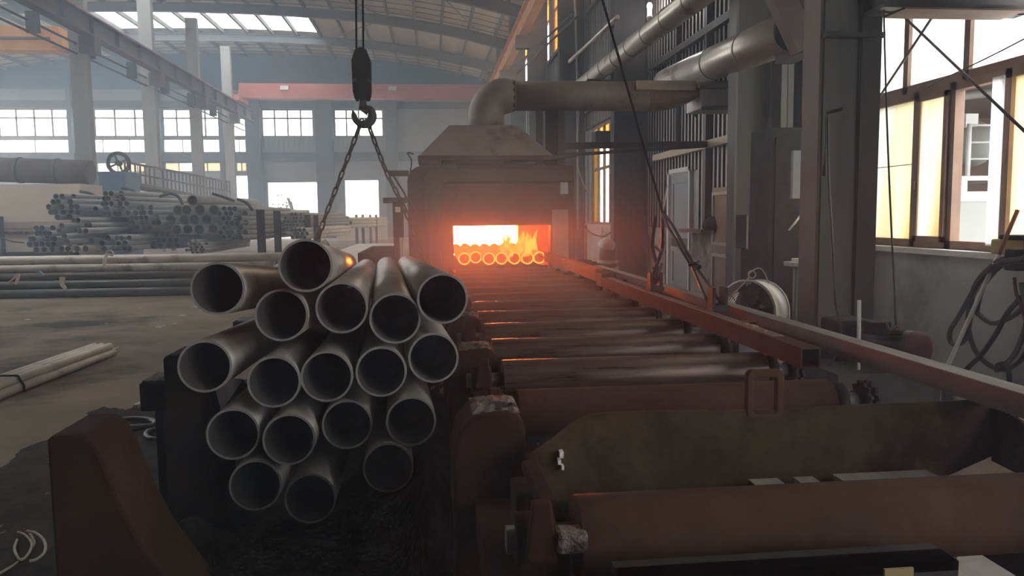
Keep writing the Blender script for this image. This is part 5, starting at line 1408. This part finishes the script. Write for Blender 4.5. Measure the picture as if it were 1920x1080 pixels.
MB().ring([(x0, z0_), (x1, z0_), (x1, z1_), (x0, z1_)], [(atY(1811, 350, 16).x, z0_+.22), (atY(1858, 350, 16).x, z0_+.22), (atY(1858, 350, 16).x, z1_-.10), (atY(1811, 350, 16).x, z1_-.10)], lambda u, v, w_: (u, w_, v), 15.95, 16.1).build('plinth_frame', 'white_paint', pl)
MB().box(x0, x1, 16.1, 20, z1_-.1, z1_).build('plinth_deck', 'white_paint', pl)
rl = thing('guard_railing', 'white guard railing on the plinth outside', 'railing', atY(1840, 330, 15.9))
for px in (1818, 1895): a = atY(px, 232, 15.9); MB().cyl((a.x, 15.9, z1_), (a.x, 15.9, a.z), .05, 8).build('post', 'white_paint', rl)
for py in (235, 267, 298): a, b = atY(1818, py, 15.9), atY(1895, py-1, 15.9); MB().cyl(a, b, .025, 8).build('rail', 'white_paint', rl)
xx = atY(1760, 300, 24).x
tag(MB().box(xx-3, xx+9, 24, 26, 0, 6.2).build('neighbouring_building', 'brick_brown'), 'brown neighbouring building behind the vessel outside', 'building')
t = thing('canopy_roof', 'sheet canopy sheltering the vessel outside the window', 'canopy', (9, 18, 4.4))  # canopy added to shade the vessel and yard outside
MB().box(XR+.35, 26, 9.6, 24, 4.45, 4.55).build('canopy_sheet', 'brick_brown', t)
for x, y in ((12, 9.8), (18, 9.8), (25, 9.8)): MB().box(x-.08, x+.08, y-.08, y+.08, 0, 4.45).build('canopy_post', 'dark_steel', t)
# shrub and leaning boards outside the gateway
rs = random.Random(4); m = MB(); c = atY(528, 395, 60)
for k in range(240):
    p = Vector((c.x+rs.gauss(0, .55), 60+rs.gauss(0, .4), abs(rs.gauss(1.4, .7)))); s = rs.uniform(.08, .2); n_ = Vector((rs.uniform(-1, 1), rs.uniform(-1, 1), rs.uniform(-1, 1))).normalized(); u = n_.orthogonal().normalized()*s; v = n_.cross(u)
    m.add([p-u, p-v*.5, p+u, p+v*.5], [(0, 1, 2, 3)])
t = thing('shrub', 'dark shrub outside the nearer gateway', 'shrub', (c.x, 60, 0))
f = m.build('foliage', 'leaf_green', t); f['kind'] = 'stuff'
MB().cyl((c.x, 60, 0), (c.x+.1, 60, 1.6), .08, 8).build('stem', 'rust_dark', t)
for i, (pa, pb) in enumerate((((540, 371), (566, 408)), ((544, 378), (560, 410)))):
    a, b = atY(*pa, 55.6), atY(*pb, 55.2); tag(MB().bar(a, (b.x, b.y, .0), .32, .05).build('leaning_board', 'stock_brown'), 'brown board leaning in the gateway, %s' % ['longer outer one', 'shorter inner one'][i], 'board', 'boards leaning in the gateway')

# ================================================================== haze
hz_ = MB().box(XL+.05, XR-.3, YF+.1, YB-.5, .001, 12.95).build('haze', 'thin_haze')
tag(hz_, 'thin bluish haze hanging through the whole hall', 'haze', None, 'stuff')

me = bpy.data.meshes.new('furnace_fume'); bm = bmesh.new(); bmesh.ops.create_icosphere(bm, subdivisions=3, radius=1.0); bm.to_mesh(me); bm.free()
me.materials.append(MT['furnace_fume'])
fu = bpy.data.objects.new('fume', me); link(fu, None, (.40, 7.2, 1.1)); fu.scale = (1.75, 3.8, 1.35)  # added volume that spreads the furnace glare over the rollers
tag(fu, 'smoky fume drifting before the furnace mouth over the rollers', 'smoke', None, 'stuff')
